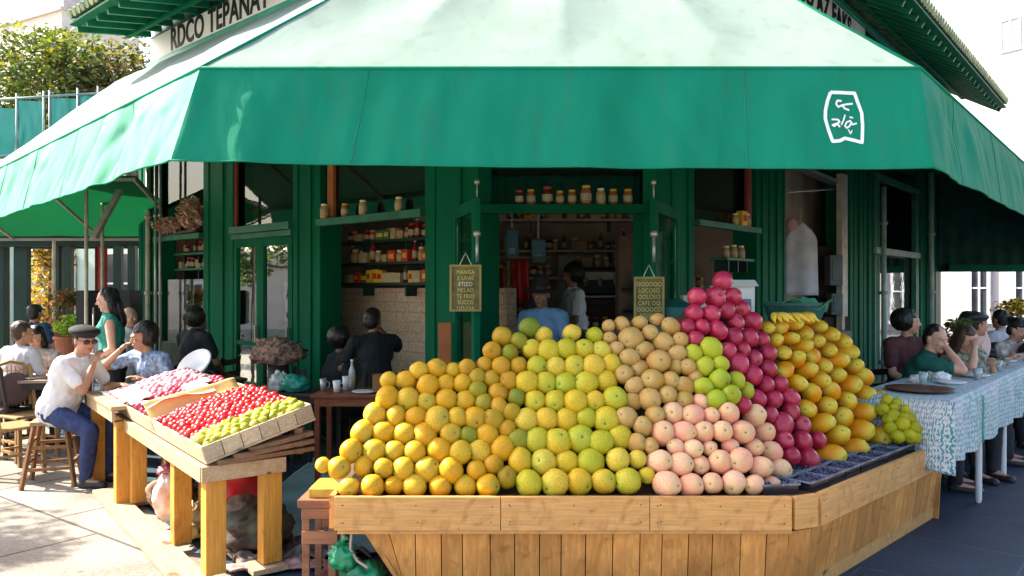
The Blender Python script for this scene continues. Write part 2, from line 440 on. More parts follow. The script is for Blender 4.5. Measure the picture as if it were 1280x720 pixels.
    if hat == 'cap':
        mb = MB(); mb.ell(hp(0,.012,.062),(.092,.106,.068),20,12,M=Mh); mb.ell(hp(0,-.10,.052),(.07,.07,.010),16,8,M=Mh@Matrix.Rotation(R(8),3,'X'))
        mb.build('cap', hatm, t, local=True, smooth=True)
    if hat == 'beret':
        mb = MB(); mb.ell(hp(0,.02,.078),(.125,.13,.052),20,12,M=Mh); mb.ell(hp(0,.01,.052),(.094,.108,.030),20,8,M=Mh)
        mb.build('beret', hatm, t, local=True, smooth=True)
    if hat == 'fedora':
        mb = MB(); mb.lathe([(0,.135),(.045,.14),(.075,.125),(.088,.06),(.092,.0),(.15,-.012),(.155,-.006),(.15,-.0),(.095,.012)],hp(0,.01,.055),24,M=Mh)
        h_ = mb.build('fedora', hatm, t, local=True, smooth=True)
        mb = MB(); mb.lathe([(.092,.006),(.0945,.008),(.0925,.035),(.090,.036)],hp(0,.01,.055),24,M=Mh); mb.build('hat_band', black, h_, local=True)
    if glasses:
        mb = MB()
        for s in (-1,1): mb.ell(hp(s*.034,-.094,.006),(.029,.008,.021),14,8,M=Mh); mb.cap(hp(s*.062,-.088,.012),hp(s*.080,.0,.010),.003,.003,6)
        mb.cap(hp(-.012,-.096,.012),hp(.012,-.096,.012),.003,.003,6); mb.build('sunglasses', black, t, local=True, smooth=True)
    # clothes
    mb = MB(); torso(mb, bag)
    for a,b,c in arms:
        if sleeve == 'none': continue
        mb.cap(a,b.lerp(a,.35 if sleeve=='short' else -0.0),.064,.058 if sleeve=='short' else .052)
        if sleeve == 'long': mb.cap(b,c.lerp(b,.12),.052,.038)
    remesh(mb, 'shirt', shirt, vox, 4, t, fold=.018, seed=len(label)+3)
    mb = MB(); mb.ell(Hp+up*.0, (.168,.13,.12), M=B3)
    if skirt:
        for a,b,c in legs: mb.cap(a,b,.115,.11); mb.cap(b,b.lerp(c,.5),.11,.12)
    else:
        for a,b,c in legs: mb.cap(a,b,.103,.074); mb.cap(b,c.lerp(b,.06),.072,.056)
    remesh(mb, 'skirt' if skirt else 'trousers', trousers, vox, 4, t, fold=.014, seed=5)
    for a,b,c in legs:
        mb = MB(); mb.cap(c+V((0,.03,-.045)),c+V((0,-.16,-.055)),.043,.036); mb.cap(c+V((0,.02,-.0)),c+V((0,0,-.04)),.042,.044)
        mb.build('shoe', shoem, t, local=True, smooth=True)
    if apron:
        mb = MB(); mb.grid(lambda u,v: Hp+up*(.40-.62*v)+V((-.14+.28*u, -.150-.02*math.cos((u-.5)*3.14)-.02*v+.006*math.sin(u*20),0)),14,14)
        mb.build('apron', apron, t, local=True, smooth=True, thick=.004)
    return t
cl = lambda n,c,**k: M(n,c,.85,.12,8,.3,160,**k)
wshirt = cl('white_shirt_cloth',(.74,.72,.70)); gshirt = cl('grey_shirt_cloth',(.46,.44,.45)); tealdress = cl('teal_dress_cloth',(.02,.20,.16)); blksh = cl('black_shirt_cloth',(.012,.014,.016))
bluesh = M('blue_plaid_cloth',(.10,.20,.42),.85,.5,30,.3,160,col2=(.42,.50,.66)); ltblue = cl('light_blue_cloth',(.24,.42,.72)); dkblue = cl('dark_blue_cloth',(.02,.06,.14)); gshirt2 = cl('dark_green_cloth',(.008,.085,.062))
dktr = cl('dark_trouser_cloth',(.025,.025,.03)); patt = M('floral_cloth',(.05,.06,.04),.85,.4,24,.2,100,col2=(.40,.38,.28)); patp = M('pale_floral_cloth',(.40,.32,.26),.85,.3,24,.2,100,col2=(.70,.62,.55))
def wloc(px, d, z=0): p = at(px,360,d); return (p.x,p.y,z)
# diners at the left
b = wloc(72,6.95)
person('man in loose white shirt, black cap and sunglasses leaning on the higher table', b, 82, .64, True, 24, 14, ((-.04,-.37,1.05),(.20,-.46,.84)), ((-.10,-.34,.08),(.14,-.38,.08)),
       'tan', wshirt, 'short', fab_navy, 'short', None, 'beret', cl('black_felt',(.012,.012,.013)), True, -26, 10, .011, scale=1.0, bag=.045)
person('man in grey t-shirt seated with his back turned at the far left edge', wloc(14,8.3), 160, .58, True, 12, None, skin='tan', shirt=gshirt, trousers=dktr, hairm=HAIRB, yaw=-30, vox=.014)
person('person in dark blue top and dark cap seated beneath the pergola', wloc(38,11.0), 175, .70, True, 8, None, skin='tan', shirt=dkblue, trousers=dktr, hat='cap', hatm=black, vox=.017)
person('dark haired woman seated facing away between the grey shirt and the chair backs', wloc(50,8.9), 10, .52, True, 12, None, ((-.12,-.32,.80),(.1,-.34,.84)), skin='light', shirt=patp, trousers=dktr, hair='long', vox=.015, female=True, pitch=25)
person('woman with long dark hair standing in a teal and black dress', wloc(142,7.9), -65, .93, False, 4, None, ((-.2,-.18,.95),(.2,-.2,.98)), skin='light', shirt=tealdress, sleeve='none', trousers=blksh, hair='long', female=True, skirt=True, vox=.013, pitch=12)
person('bare shouldered woman in a white top standing behind the teal dress', wloc(157,8.5), 60, .84, False, 6, None, skin='light', shirt=wshirt, sleeve='none', trousers=wshirt, hair='none', female=True, skirt=True, vox=.015, scale=.93)
person('dark haired person in blue plaid shirt resting chin on hand beyond the far tray', wloc(207,7.7), -25, .64, True, 26, 14, ((-.18,-.36,1.12),(.10,-.34,.86)), skin='tan', shirt=bluesh, trousers=dktr, hair='big', vox=.013, yaw=-20, pitch=8)
person('shadowed person in black with bushy hair beside the blue plaid shirt', wloc(236,8.6), 150, .72, True, 10, None, skin='brown', shirt=blksh, trousers=dktr, hair='big', vox=.016)
person('shadowed seated woman near the glazed double door', wloc(262,9.1), -100, .60, True, 14, None, skin='brown', shirt=cl('slate_cloth',(.05,.08,.09)), trousers=dktr, hair='long', female=True, vox=.017)
# inside
person('man in black t-shirt seen from behind at the red table by the stone wall', wloc(472,7.75), 205, .74, True, 14, 8, ((-.14,-.32,1.26),(.16,-.36,.96)), skin='brown', shirt=blksh, trousers=dktr, vox=.012, yaw=-40)
person('dark figure sitting low in the shade left of the stone wall table', wloc(408,7.9), 120, .55, True, 16, None, skin='dark', shirt=blksh, trousers=dktr, hair='big', vox=.017)
person('man in light blue shirt and dark fedora behind the orange pile', wloc(684,7.65,.14), -25, .90, False, 14, 8, skin='tan', shirt=ltblue, sleeve='short', trousers=dktr, hat='fedora', hatm=cl('brown_felt',(.03,.02,.018)), vox=.013, yaw=10, pitch=10, scale=.97)
person('shopkeeper in white shirt with dark hair at the counter inside', wloc(722,9.15,.14), -80, .96, False, 6, None, ((-.16,-.34,1.12),(.16,-.32,1.12)), skin='brown', shirt=wshirt, sleeve='short', trousers=dktr, hair='big', vox=.014, yaw=0, pitch=15, scale=1.05)
# right hand diners
person('woman in dark green t-shirt pressing her hand to her face at the lace table', wloc(1127,6.95), 62, .66, True, 24, 16, ((-.06,-.34,1.20),(.14,-.46,.97)), skin='light', shirt=gshirt2, trousers=dktr, hair='short', vox=.011, yaw=-42, pitch=12, female=True)
person('dark haired person behind the woman in green, head half hidden', wloc(1126,7.7), 20, .72, True, 8, None, skin='light', shirt=cl('maroon_cloth',(.10,.03,.03)), trousers=dktr, hair='big', vox=.015, yaw=50)
person('man in black beret and floral shirt looking right at the lace table', wloc(1198,7.95), 60, .70, True, 14, None, ((-.1,-.42,1.02),(.1,-.42,1.02)), skin='tan', shirt=patt, sleeve='long', trousers=dktr, hat='beret', hatm=black, vox=.013, yaw=25)
person('woman in pale floral dress eating beyond the green shirted woman', wloc(1178,7.45), 25, .62, True, 22, None, ((-.06,-.36,1.18),(.12,-.40,1.0)), skin='light', shirt=patt, trousers=dktr, hair='long', hairm=HAIRB, vox=.014, yaw=10, pitch=18, female=True)
person('diner in pale patterned blouse bent over at the far right edge', wloc(1236,8.9), 30, .66, True, 30, None, ((-.1,-.42,1.0),(.1,-.42,1.0)), skin='light', shirt=patp, sleeve='long', trousers=dktr, hair='bun', vox=.015, female=True, pitch=20)
person('diner in grey top with black hair behind the yellow flowers', wloc(1262,9.9), 200, .66, True, 12, None, skin='tan', shirt=gshirt, trousers=dktr, hair='short', vox=.017)


person('man in white shirt farther along the lace table beyond the floral dress', wloc(1218,9.3), 200, .66, True, 10, None, skin='tan', shirt=wshirt, trousers=dktr, hair='short', vox=.017)
person('woman in dark top with long hair at the outer end of the lace table', wloc(1277,8.6), 60, .66, True, 14, None, skin='light', shirt=blksh, trousers=dktr, hair='long', vox=.017, female=True)
# ------------------------------------------------------------------ camera, world, sun
cam = bpy.data.cameras.new('camera'); co = bpy.data.objects.new('camera', cam); COL.objects.link(co)
cam.sensor_width = 36; cam.lens = 28.125; cam.clip_end = 3000; cam.clip_start = .05
co.location = (0,0,H); co.rotation_euler = (R(90),0,0); sc.camera = co
SUN = V((-1,.30,.95)).normalized()
elev = math.asin(SUN.z)
w = bpy.data.worlds.new('World'); sc.world = w; w.use_nodes = True
nt = w.node_tree; sky = nt.nodes.new('ShaderNodeTexSky'); sky.sky_type = 'NISHITA'; sky.sun_disc = False
sky.sun_elevation = elev; sky.sun_rotation = math.atan2(SUN.x, SUN.y); sky.air_density = 1; sky.dust_density = 3.5; sky.ozone_density = 1
bgn = nt.nodes['Background']; bgn.inputs[1].default_value = .145
nt.links.new(sky.outputs[0], bgn.inputs[0])
sl = bpy.data.lights.new('sun','SUN'); sl.energy = 5.0; sl.angle = R(.5); sl.color = (1,.93,.80)
so = bpy.data.objects.new('sun', sl); COL.objects.link(so); so.rotation_euler = SUN.to_track_quat('Z','Y').to_euler()
sc.view_settings.view_transform = 'Standard'; sc.view_settings.look = 'None'; sc.view_settings.gamma = 1
sc.view_settings.exposure = 1.85
sc.render.engine = 'CYCLES'; sc.cycles.use_denoising = True
sc.cycles.max_bounces = 7; sc.cycles.transparent_max_bounces = 10; sc.cycles.sample_clamp_indirect = 6
sc.cycles.use_adaptive_sampling = True

# ------------------------------------------------------------------ ground
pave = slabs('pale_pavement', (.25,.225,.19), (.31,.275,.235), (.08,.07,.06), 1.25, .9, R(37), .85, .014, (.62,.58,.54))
dpave = slabs('dark_blue_pavement', (.026,.048,.076), (.036,.060,.090), (.06,.09,.12), 1.5, .85, R(40), .7, .010, (.50,.56,.64))  # darker, bluer paving for the sheet laid over the pale ground
g = MB(); g.quad((-300,-300,0),(300,-300,0),(300,300,0),(-300,300,0))
tag(g.build('ground', pave), kind='structure')
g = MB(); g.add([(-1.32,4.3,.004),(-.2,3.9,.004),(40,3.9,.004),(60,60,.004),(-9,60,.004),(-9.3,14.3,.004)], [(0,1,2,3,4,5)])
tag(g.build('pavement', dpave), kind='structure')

# ------------------------------------------------------------------ building frame
L0 = V((-.35,7.1,0)); LD = V((-.733,.68,0)).normalized(); LN = V((-.68,-.733,0)).normalized()
R0 = V((1.28,7.1,0)); RD = V((.63,.777,0)).normalized(); RN = V((.777,-.63,0)).normalized()
C0 = L0; CD = V((1,0,0)); CN = V((0,-1,0))
def sL(px): r=(px-640)/1000; return (L0.x-L0.y*r)/(-LD.x+LD.y*r)
def sR(px): r=(px-640)/1000; return (R0.y*r-R0.x)/(RD.x-RD.y*r)
def sC(px): return (px-640)/1000*7.1-C0.x
def fr(f, s, o, z):
    O, D, N = {'L':(L0,LD,LN),'R':(R0,RD,RN),'C':(C0,CD,CN)}[f]
    return O+D*s+N*o+V((0,0,z))
def wb(mb, f, s0, s1, o0, o1, z0, z1):
    O, D, N = {'L':(L0,LD,LN),'R':(R0,RD,RN),'C':(C0,CD,CN)}[f]
    c = O+D*(s0+s1)/2+N*(o0+o1)/2+V((0,0,(z0+z1)/2))
    m = Matrix((D, N, V((0,0,1)))).transposed()
    return mb.box(c, (abs(s1-s0),abs(o1-o0),z1-z0), M=m)

cafe = thing('cafe_building', 'green painted corner shop with fluted pillars, deep eaves and open bays behind the fruit', 'building', (0,7.1,0))
LE, RE = 6.66, 12.0
def pillar(f, s0, s1, o=.0):
    mb = MB(); wb(mb, f, s0, s1, -.28, .0+o, 0, 4.86)
    w_ = s1-s0; n = max(1, int(w_/.42))
    for i in range(n):                                   # fluting ribs
        a = s0+w_*(i+.28)/n; wb(mb, f, a, a+w_/n*.34, .0+o+.002, .022+o, .35, 3.9); wb(mb, f, a+w_/n*.5, a+w_/n*.56, .0+o+.002, .014+o, .35, 3.9)
    wb(mb, f, s0-.02, s1+.02, o+.002, .06+o, .0, .32)
    wb(mb, f, s0-.02, s1+.02, o+.002, .07+o, 3.92, 4.02)
    return mb.build('pillar', green, cafe, bevel=.006)
PL = [(sL(597),sL(531)),(sL(400),sL(366)),(sL(291),sL(254)),(sL(196),sL(173))]
PR = [(sR(826),sR(868)),(sR(946),sR(982)),(sR(1057),sR(1092)),(sR(1147),sR(1170))]
for a,b in PL: pillar('L', min(a,b), max(a,b))
for a,b in PR: pillar('R', a, b)
# corner fills round the two obtuse corners
mb = MB(); mb.prism([fr('L',.30,-.05,0).xy[:], fr('L',-.0,-.0,0).xy[:], (-.30,7.08), (-.28,7.4), (-.5,7.5)], 0, 4.86); mb.build('corner_post', green, cafe, bevel=.005)
mb = MB(); mb.prism([(1.16,7.08),(1.28,7.1), fr('R',.1,0,0).xy[:], fr('R',.1,-.3,0).xy[:], (1.2,7.4)], 0, 4.86); mb.build('corner_post', green, cafe, bevel=.005)
# header wall above the bays, up to the sign band
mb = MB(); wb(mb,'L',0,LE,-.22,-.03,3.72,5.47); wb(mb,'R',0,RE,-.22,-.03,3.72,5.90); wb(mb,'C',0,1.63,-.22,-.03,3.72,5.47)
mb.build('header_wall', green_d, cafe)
mb = MB(); wb(mb,'L',-.02,LE+.02,0,.075,4.86,4.95); wb(mb,'R',-.02,RE,0,.075,4.86,5.20); wb(mb,'R',-.02,RE,0,.075,5.60,5.68); wb(mb,'C',0.02,1.61,0,.075,4.86,4.95)
mb.build('moulding', M('bright_green_trim',(.02,.27,.17),.4,.2,5), cafe, bevel=.01)
# solid return walls and back of the shop
F1 = fr('L',LE,-.1,0); F2 = fr('R',RE,-.1,0)
wallin = M('shop_plaster', (.34,.25,.19), .9, .3, 2, .2, 20)
mb = MB()
def wall2(p, q, z0, z1, t=.12): mb.beam((p[0],p[1],(z0+z1)/2),(q[0],q[1],(z0+z1)/2), t, z1-z0)
def wallv(mb, p, q, z0, z1, t=.12):
    p=V((p[0],p[1],0)); q=V((q[0],q[1],0)); d=(q-p).normalized(); n=V((-d.y,d.x,0))
    m=Matrix((d,n,V((0,0,1)))).transposed(); c=(p+q)/2+V((0,0,(z0+z1)/2)); mb.box(c,((q-p).length,t,z1-z0),M=m)
wallv(mb, F1, (-2.2,15.4), 0, 5.38); wallv(mb, (-2.2,15.4), (3.2,20.4), 0, 5.38); wallv(mb, (3.2,20.4), F2, 0, 5.38)
mb.build('wall', wallin, cafe)
mb = MB(); wallv(mb, (-2.9,10.9),(3.6,10.9),0,3.72,.1); wallv(mb,(-5.0,12.6),(-2.9,10.9),0,3.72,.1); wallv(mb,(3.6,10.9),(8.0,16.4),0,3.72,.1)
mb.build('inner_wall', wallin, cafe)
mb = MB(); mb.prism([fr('L',.05,-.24,0).xy[:], fr('C',1.58,-.24,0).xy[:], fr('R',RE-.1,-.24,0).xy[:], (3.2,20.2), (-2.1,15.2), fr('L',LE-.1,-.24,0).xy[:]], 3.74, 3.84)
mb.build('ceiling', M('shop_ceiling',(.16,.13,.11),.9), cafe)
mb = MB(); mb.prism([fr('L',.05,-.3,0).xy[:], fr('C',1.58,-.3,0).xy[:], fr('R',RE-.1,-.3,0).xy[:], (3.2,20.2), (-2.1,15.2), fr('L',LE-.1,-.3,0).xy[:]], .01, .14)
mb.build('shop_floor', M('shop_floor_tile',(.10,.065,.045),.5,.3,4), cafe)
# roof: soffit, fascia, rafters, tiles
eave_g = M('eave_green', (.004,.15,.075), .5, .3, 4, .2, 30)
def eave(f, s0, s1, o0=.0, o1=1.05, zi=5.44):
    mb = MB(); n = 40
    mb.grid(lambda u,v: fr(f, s0+(s1-s0)*u, o0+(o1-o0)*v, zi-(zi-5.27)*v), n, 2)
    so_ = mb.build('soffit', eave_g, cafe)
    mb = MB(); n = int((s1-s0)/.34)
    for i in range(n+1):
        s = s0+(s1-s0)*i/n
        mb.beam(fr(f,s,o0+.02,zi-.055), fr(f,s,o1-.04,5.225), .05, .085)
    mb.build('rafters', eave_g, cafe, bevel=.004)
    mb = MB(); mb.beam(fr(f,s0,o1,5.27), fr(f,s1,o1,5.27), .12, .035, up=(0,0,1)); mb.beam(fr(f,s0,o0+.35,zi-.11-(zi-5.27)*.33), fr(f,s1,o0+.35,zi-.11-(zi-5.27)*.33), .06,.05)
    mb.build('fascia', green, cafe, bevel=.005)
    mb = MB(); n = int((s1-s0)/.15)
    for i in range(n):                                   # barrel tiles
        s = s0+.075+.15*i
        a = fr(f,s,o1+.10,5.36); b = fr(f,s,o0-1.1,6.22)
        mb.tube([a,b],[.062,.062],8)
    mb.grid(lambda u,v: fr(f, s0+(s1-s0)*u, o1+.06-(1.2)*v, 5.32+.85*v), 10, 1)
    mb.build('roof_tiles', M('mossy_green_tile', (.10,.22,.11), .7, .5, 6, .3, 50, col2=(.28,.30,.16)), cafe)
eave('L', 2.4, LE); eave('L', -.1, 2.39, 0, .35); eave('R', -.1, RE+.1, zi=5.86)  # unseen corner of left eave cut shallow to keep its shadow off the canvas
mb = MB(); mb.grid(lambda u,v: V((-.35+1.63*u,7.1,0))+V(((-1+2*u)*.15*v,-.35*v,5.44-.06*v)), 6, 2); mb.build('soffit', green_d, cafe)  # unseen front soffit, also kept shallow to spare the canvas its shadow
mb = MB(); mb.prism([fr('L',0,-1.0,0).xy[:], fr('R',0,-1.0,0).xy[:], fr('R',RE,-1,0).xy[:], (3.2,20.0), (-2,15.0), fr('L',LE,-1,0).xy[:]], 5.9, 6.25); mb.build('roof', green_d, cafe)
# transoms and shelves of the bays
def bar(name, f, s0, s1, o0, o1, z0, z1, m=None, bev=.004):
    mb = MB(); wb(mb, f, min(s0,s1), max(s0,s1), o0, o1, z0, z1); return mb.build(name, m or green, cafe, bevel=bev)
bar('transom','L', sL(531), sL(400), -.02,.06, 2.37,2.445, green_l)
bar('transom','L', sL(366), sL(291), -.02,.06, 2.37,2.455, green_l)
bar('transom','L', sL(254), sL(196), -.02,.06, 2.36,2.43, green_l)
bar('transom','C', .0, 1.63, -.02,.05, 2.36,2.44, green)
bar('transom','R', sR(868), sR(946), -.02,.06, 2.30,2.36, green_l)
bar('transom','R', sR(1092), sR(1147), -.02,.05, 2.24,2.34, M('pale_bar',(.40,.45,.38),.5))
bar('lintel','R', sR(1092)+.02, sR(1147)-.02, -.02,.05, 3.40,3.50, green_l)
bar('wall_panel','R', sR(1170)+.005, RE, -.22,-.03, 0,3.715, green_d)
# fixed upper panes
def pane(f, s0, s1, z0, z1, o=-.08, m=None):
    mb = MB(); wb(mb, f, min(s0,s1), max(s0,s1), o-.006, o, z0, z1); return mb.build('window_pane', m or gl_dark, cafe)
pane('L', sL(531), sL(400), 2.45, 3.7); pane('L', sL(366), sL(291), 2.46, 3.7); pane('L', sL(254), sL(196), 2.44, 3.7)
pane('R', sR(868), sR(946), 2.37, 3.7); pane('C', .03, 1.6, 2.45, 3.7)
pane('L', sL(254)-.02, sL(196)+.02, .95, 1.82, m=gl_mirror)
pane('R', sR(1092)+.3, sR(1147)-.2, .5, 2.24, m=gl_mirror); pane('R', sR(1092)+.05, sR(1147)-.05, 2.36, 3.4)
bar('window_stile','R', sR(1092), sR(1092)+.3, -.06,.02, .3,3.4, green_l); 
bar('window_stile','R', sR(1147)-.2, sR(1147), -.06,.02, .3,3.4, green_l)
bar('apron_panel','L', sL(254), sL(196), -.10,-.02, .14,.94, green_d); bar('apron_panel','R', sR(1092), sR(1147), -.10,-.02, .14,.49, green_d)
bar('window_trim','L', sL(291)+.02, sL(291)-.05, -.05,-.02, 2.47,3.7, M('red_edge',(.22,.03,.02)))
bar('window_trim','L', sL(405), sL(412), -.12,-.04, 2.45,3.7, oran); bar('window_trim','R', sR(936), sR(941), -.05,-.01, 2.37,3.7, MATS['red_edge'])
bar('door_post','R', sR(1050), sR(1057), -.05,.03, .14,3.3, pipe_m)
bar('window_trim','C', 1.545, 1.575, -.04,.0, 2.45,3.7, MATS['red_edge'])
# glazed double door in second left bay
ld = sL(366)+.02; rd = sL(291)-.02; md = sL(325)
for a,b in ((ld,md),(md,rd)):
    mb = MB(); wb(mb,'L',a,a+.09,-.06,.0,.14,2.30); wb(mb,'L',b-.07,b-.002,-.06,.0,.14,2.30); wb(mb,'L',a+.09,b-.07,-.058,-.002,2.20,2.30)
    wb(mb,'L',a+.09,b-.07,-.058,-.002,.14,.55); wb(mb,'L',a+.09,b-.07,-.055,-.005,1.0,1.05)
    d = mb.build('door', green, cafe, bevel=.004)
    mb = MB(); wb(mb,'L',a+.09,b-.07,-.034,-.028,.55,2.20); mb.build('door_pane', gl_mirror, d)
    mb = MB(); wb(mb,'L',a+.03,a+.055,.002,.05,1.05,1.25); mb.build('handle', steel, d, bevel=.004)
bar('door_head','L', ld-.02, rd+.02, -.04,.03, 2.30,2.365, green_l)
# open leaves of the central doorway
def leaf(p, q, z0=.14, z1=2.40):
    p=V((p[0],p[1],0)); q=V((q[0],q[1],0)); D=(q-p); Lg=D.length; D.normalize()
    mb = MB()
    def seg(a,b,z0_,z1_,t): wallv(mb, p+D*a, p+D*b, z0_, z1_, t)
    seg(0,.09,z0,z1,.05); seg(Lg-.1,Lg,z0,z1,.05); seg(.092,Lg-.102,z1-.1,z1,.044); seg(.092,Lg-.102,z0,z0+.5,.044); seg(.092,Lg-.102,1.0,1.07,.044)
    d = mb.build('door_leaf', green, cafe, bevel=.004)
    mb = MB(); wallv(mb, p+D*.092, p+D*(Lg-.102), z0+.5, z1-.1, .006); mb.build('door_pane', gl_clear, d)
    mb = MB(); mb.tube([tuple(q+V((0,-.035,1.9))),tuple(q+V((0,-.035,2.1)))],.012); mb.ell(q+V((0,-.035,2.12)),.03); mb.ell(q+V((0,-.03,2.52)),.022); mb.tube([tuple(q+V((0,-.03,2.4))),tuple(q+V((0,-.03,2.52)))],.006)
    mb.build('handle', steel, d, smooth=True)
leaf((-.50,7.04),(-.27,6.22)); leaf((1.48,7.16),(1.10,6.24))
# brick/stone half wall in the first left bay
mb = MB(); wb(mb,'L', sL(531)-.3, sL(400)+.9, -.95,-.80, .14,1.70)
stone = slabs('pale_stone_wall', (.74,.47,.31), (.80,.54,.37), (.60,.38,.25), .42, .11, 0, .9, .006, (.8,.75,.7))
nt = stone.node_tree; tcn = [n for n in nt.nodes if n.type=='TEX_COORD'][0]; brn = [n for n in nt.nodes if n.type=='TEX_BRICK'][0]
dt = nt.nodes.new('ShaderNodeVectorMath'); dt.operation = 'DOT_PRODUCT'; dt.inputs[1].default_value = LD; nt.links.new(tcn.outputs['Object'], dt.inputs[0])
sx = nt.nodes.new('ShaderNodeSeparateXYZ'); nt.links.new(tcn.outputs['Object'], sx.inputs[0]); cx = nt.nodes.new('ShaderNodeCombineXYZ')
nt.links.new(dt.outputs['Value'], cx.inputs[0]); nt.links.new(sx.outputs[2], cx.inputs[1]); nt.links.new(cx.outputs[0], brn.inputs[0])
mb.build('half_wall', stone, cafe)
# rain pipes on the end pillars
def pipe(x, y, z1, r=.03, m=None):
    mb = MB(); mb.tube([(x,y,0),(x,y,z1)], r, 10)
    for z in (.5,1.6,2.7): mb.tube([(x,y,z),(x,y,z+.05)], r*1.5, 10)
    mb.build('drain_pipe', m or pipe_m, cafe, smooth=True)
sa = thing('second_awning', 'bright green sunlit canvas awning over the far tables at the left', 'awning', (-6.6,11.4,2.4))
mb = MB(); mb.grid(lambda u,v: V((-9.2+4.1*u+.15*v, 10.85+1.5*v, 3.22-.72*v-.07*abs(math.sin(u*9.4))*math.sin(math.pi*v)+.02*noise.noise(V((u*9,v*5,3))))), 60, 16); mb.build('canvas', canv_g, sa, smooth=True)
mb = MB()
for u in (0,.33,.66,.99): mb.beam((-9.2+4.1*u,10.85,3.19),(-9.2+4.1*u+.15,12.35,2.46),.03,.04)
mb.beam((-9.2,10.85,3.17),(-5.1,10.85,3.17),.04,.04); mb.beam((-9.05,12.38,2.45),(-4.95,12.38,2.45),.04,.04); mb.build('frame', M('frame_paint',(.30,.26,.23),.5), sa)
for x in (-8.9,-7.1,-5.15): mb = MB(); mb.tube([(x,12.4,0),(x,12.4,2.44)],.025,8); mb.build('post', pipe_m, sa)
p = fr('L',LE+.02,.05,0); pipe(p.x,p.y,3.7,.035); p = fr('L',LE-.35,.1,0); pipe(p.x,p.y,3.7,.018,steel); p = fr('L',LE-.5,.1,0); pipe(p.x,p.y,3.7,.018,steel)
p = fr('R',sR(1158),.08,0); pipe(p.x,p.y,3.9,.05,M('pale_green_pipe',(.35,.45,.38),.4)); p = fr('R',sR(1098),.08,0); pipe(p.x,p.y,3.3,.04,M('pale_green_pipe',(.35,.45,.38),.4))

# text ------------------------------------------------------------------
def text(name, body, M4, size, mat, parent=None, ext=.006, bold=.0, sx=1, align='LEFT', label=None):
    cu = bpy.data.curves.new(name,'FONT'); cu.body = body; cu.size = size; cu.extrude = ext; cu.offset = bold; cu.align_x = align
    cu.space_character = 1.05
    t = bpy.data.objects.new(name, cu); COL.objects.link(t)
    bpy.context.view_layer.update()
    me = bpy.data.meshes.new_from_object(t.evaluated_get(bpy.context.evaluated_depsgraph_get()))
    bpy.data.objects.remove(t)
    me.transform(M4 @ Matrix.Diagonal((sx,1,1,1))); me.transform(Matrix.Translation(-org(parent)))
    me.materials.clear(); me.materials.append(mat)
    o = bpy.data.objects.new(name, me); COL.objects.link(o); o.parent = parent
    ORG[o.name] = org(parent)
    return o
def face_mat(origin, xdir, up=V((0,0,1))):
    x = V(xdir).normalized(); n = x.cross(up).normalized()
    return Matrix((( x.x,up.x,n.x,origin[0]),(x.y,up.y,n.y,origin[1]),(x.z,up.z,n.z,origin[2]),(0,0,0,1)))
# sign boards
sg = thing('shop_sign', 'long white signboard with black capitals RDCO TEPANAT under the left eave', 'sign', tuple(fr('L',3.3,.02,4.96)))
mb = MB(); wb(mb,'L',.1,LE-.01,.0,.03,4.96,5.32); mb.build('board', offw, sg, bevel=.004)
mb = MB()
for z0,z1 in ((4.962,4.975),(5.305,5.318)): wb(mb,'L',.1,LE-.02,.031,.036,z0,z1)
mb.build('border', green_l, sg)
text('lettering', 'RDCO TEPANAT', face_mat(fr('L',5.98,.036,5.01), -LD), .42, ink, sg, .004, .008, .80)
sg = thing('shop_sign', 'white signboard with black capitals AZ FAKS half hidden over the right awning', 'sign', tuple(fr('R',5,.02,4.96)))
mb = MB(); wb(mb,'R',.1,6.35,.0,.03,5.21,5.59); mb.build('board', offw, sg, bevel=.004)
text('lettering', 'RDCO AZ FAKS', face_mat(fr('R',2.95,.036,5.265), RD), .42, ink, sg, .004, .012, .88)

# ------------------------------------------------------------------ awning
aw = thing('awning', 'huge green canvas awning with a white emblem wrapping the corner shop', 'awning', (0,5,2.4))
ED = V((-.685,.7286,0)); RDa = RD
A = V((-1.95,5,3.075)); B = V((2.55,5,3.075))
Ab = V((-2.07,4.85,2.475)); Bb = V((2.56,4.85,2.43))
WA = V((-.35,7.02,4.9)); WB = V((1.28,7.02,4.9))
LL, RL = 7.6, 14.5
A2 = A+ED*LL; B2 = B+RDa*RL
WA2 = WA+LD*7.9; WB2 = WB+RD*14.2
def bil(a,b,c,d,u,v): return (a*(1-u)+b*u)*(1-v)+(d*(1-u)+c*u)*v
def roof(a,b,c,d,nu,nv,ribs,sag=.05):
    n = (b-a).cross(d-a).normalized()
    if n.z < 0: n = -n
    def f(u,v):
        p = bil(a,b,c,d,u,v)
        s = -sag*math.sin(math.pi*((u*ribs)%1))*math.sin(math.pi*min(1,v*1.02))*.8
        s += .012*noise.noise(p*1.3)+.006*noise.noise(p*3.7)
        s *= min(1, 12*v*1.0+.0) if v < .09 else 1
        return p+n*s
    mb = MB(); mb.grid(f, nu, nv); return mb
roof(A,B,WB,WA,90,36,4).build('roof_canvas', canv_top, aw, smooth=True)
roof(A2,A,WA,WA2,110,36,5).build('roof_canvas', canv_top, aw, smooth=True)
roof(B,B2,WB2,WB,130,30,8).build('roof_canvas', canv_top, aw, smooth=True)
def fold(p, s, amp, depth):
    q = V((s*2.3, 0, p.z*.55)); r = V((s*7.5, 3, p.z*.9)); 
    diag = V(((s+p.z*.8)*3.1, 7, (s-p.z)*.5))
    return amp*depth*(noise.noise(q)*1.0+.35*noise.noise(r)+.7*abs(noise.noise(diag))-.2)
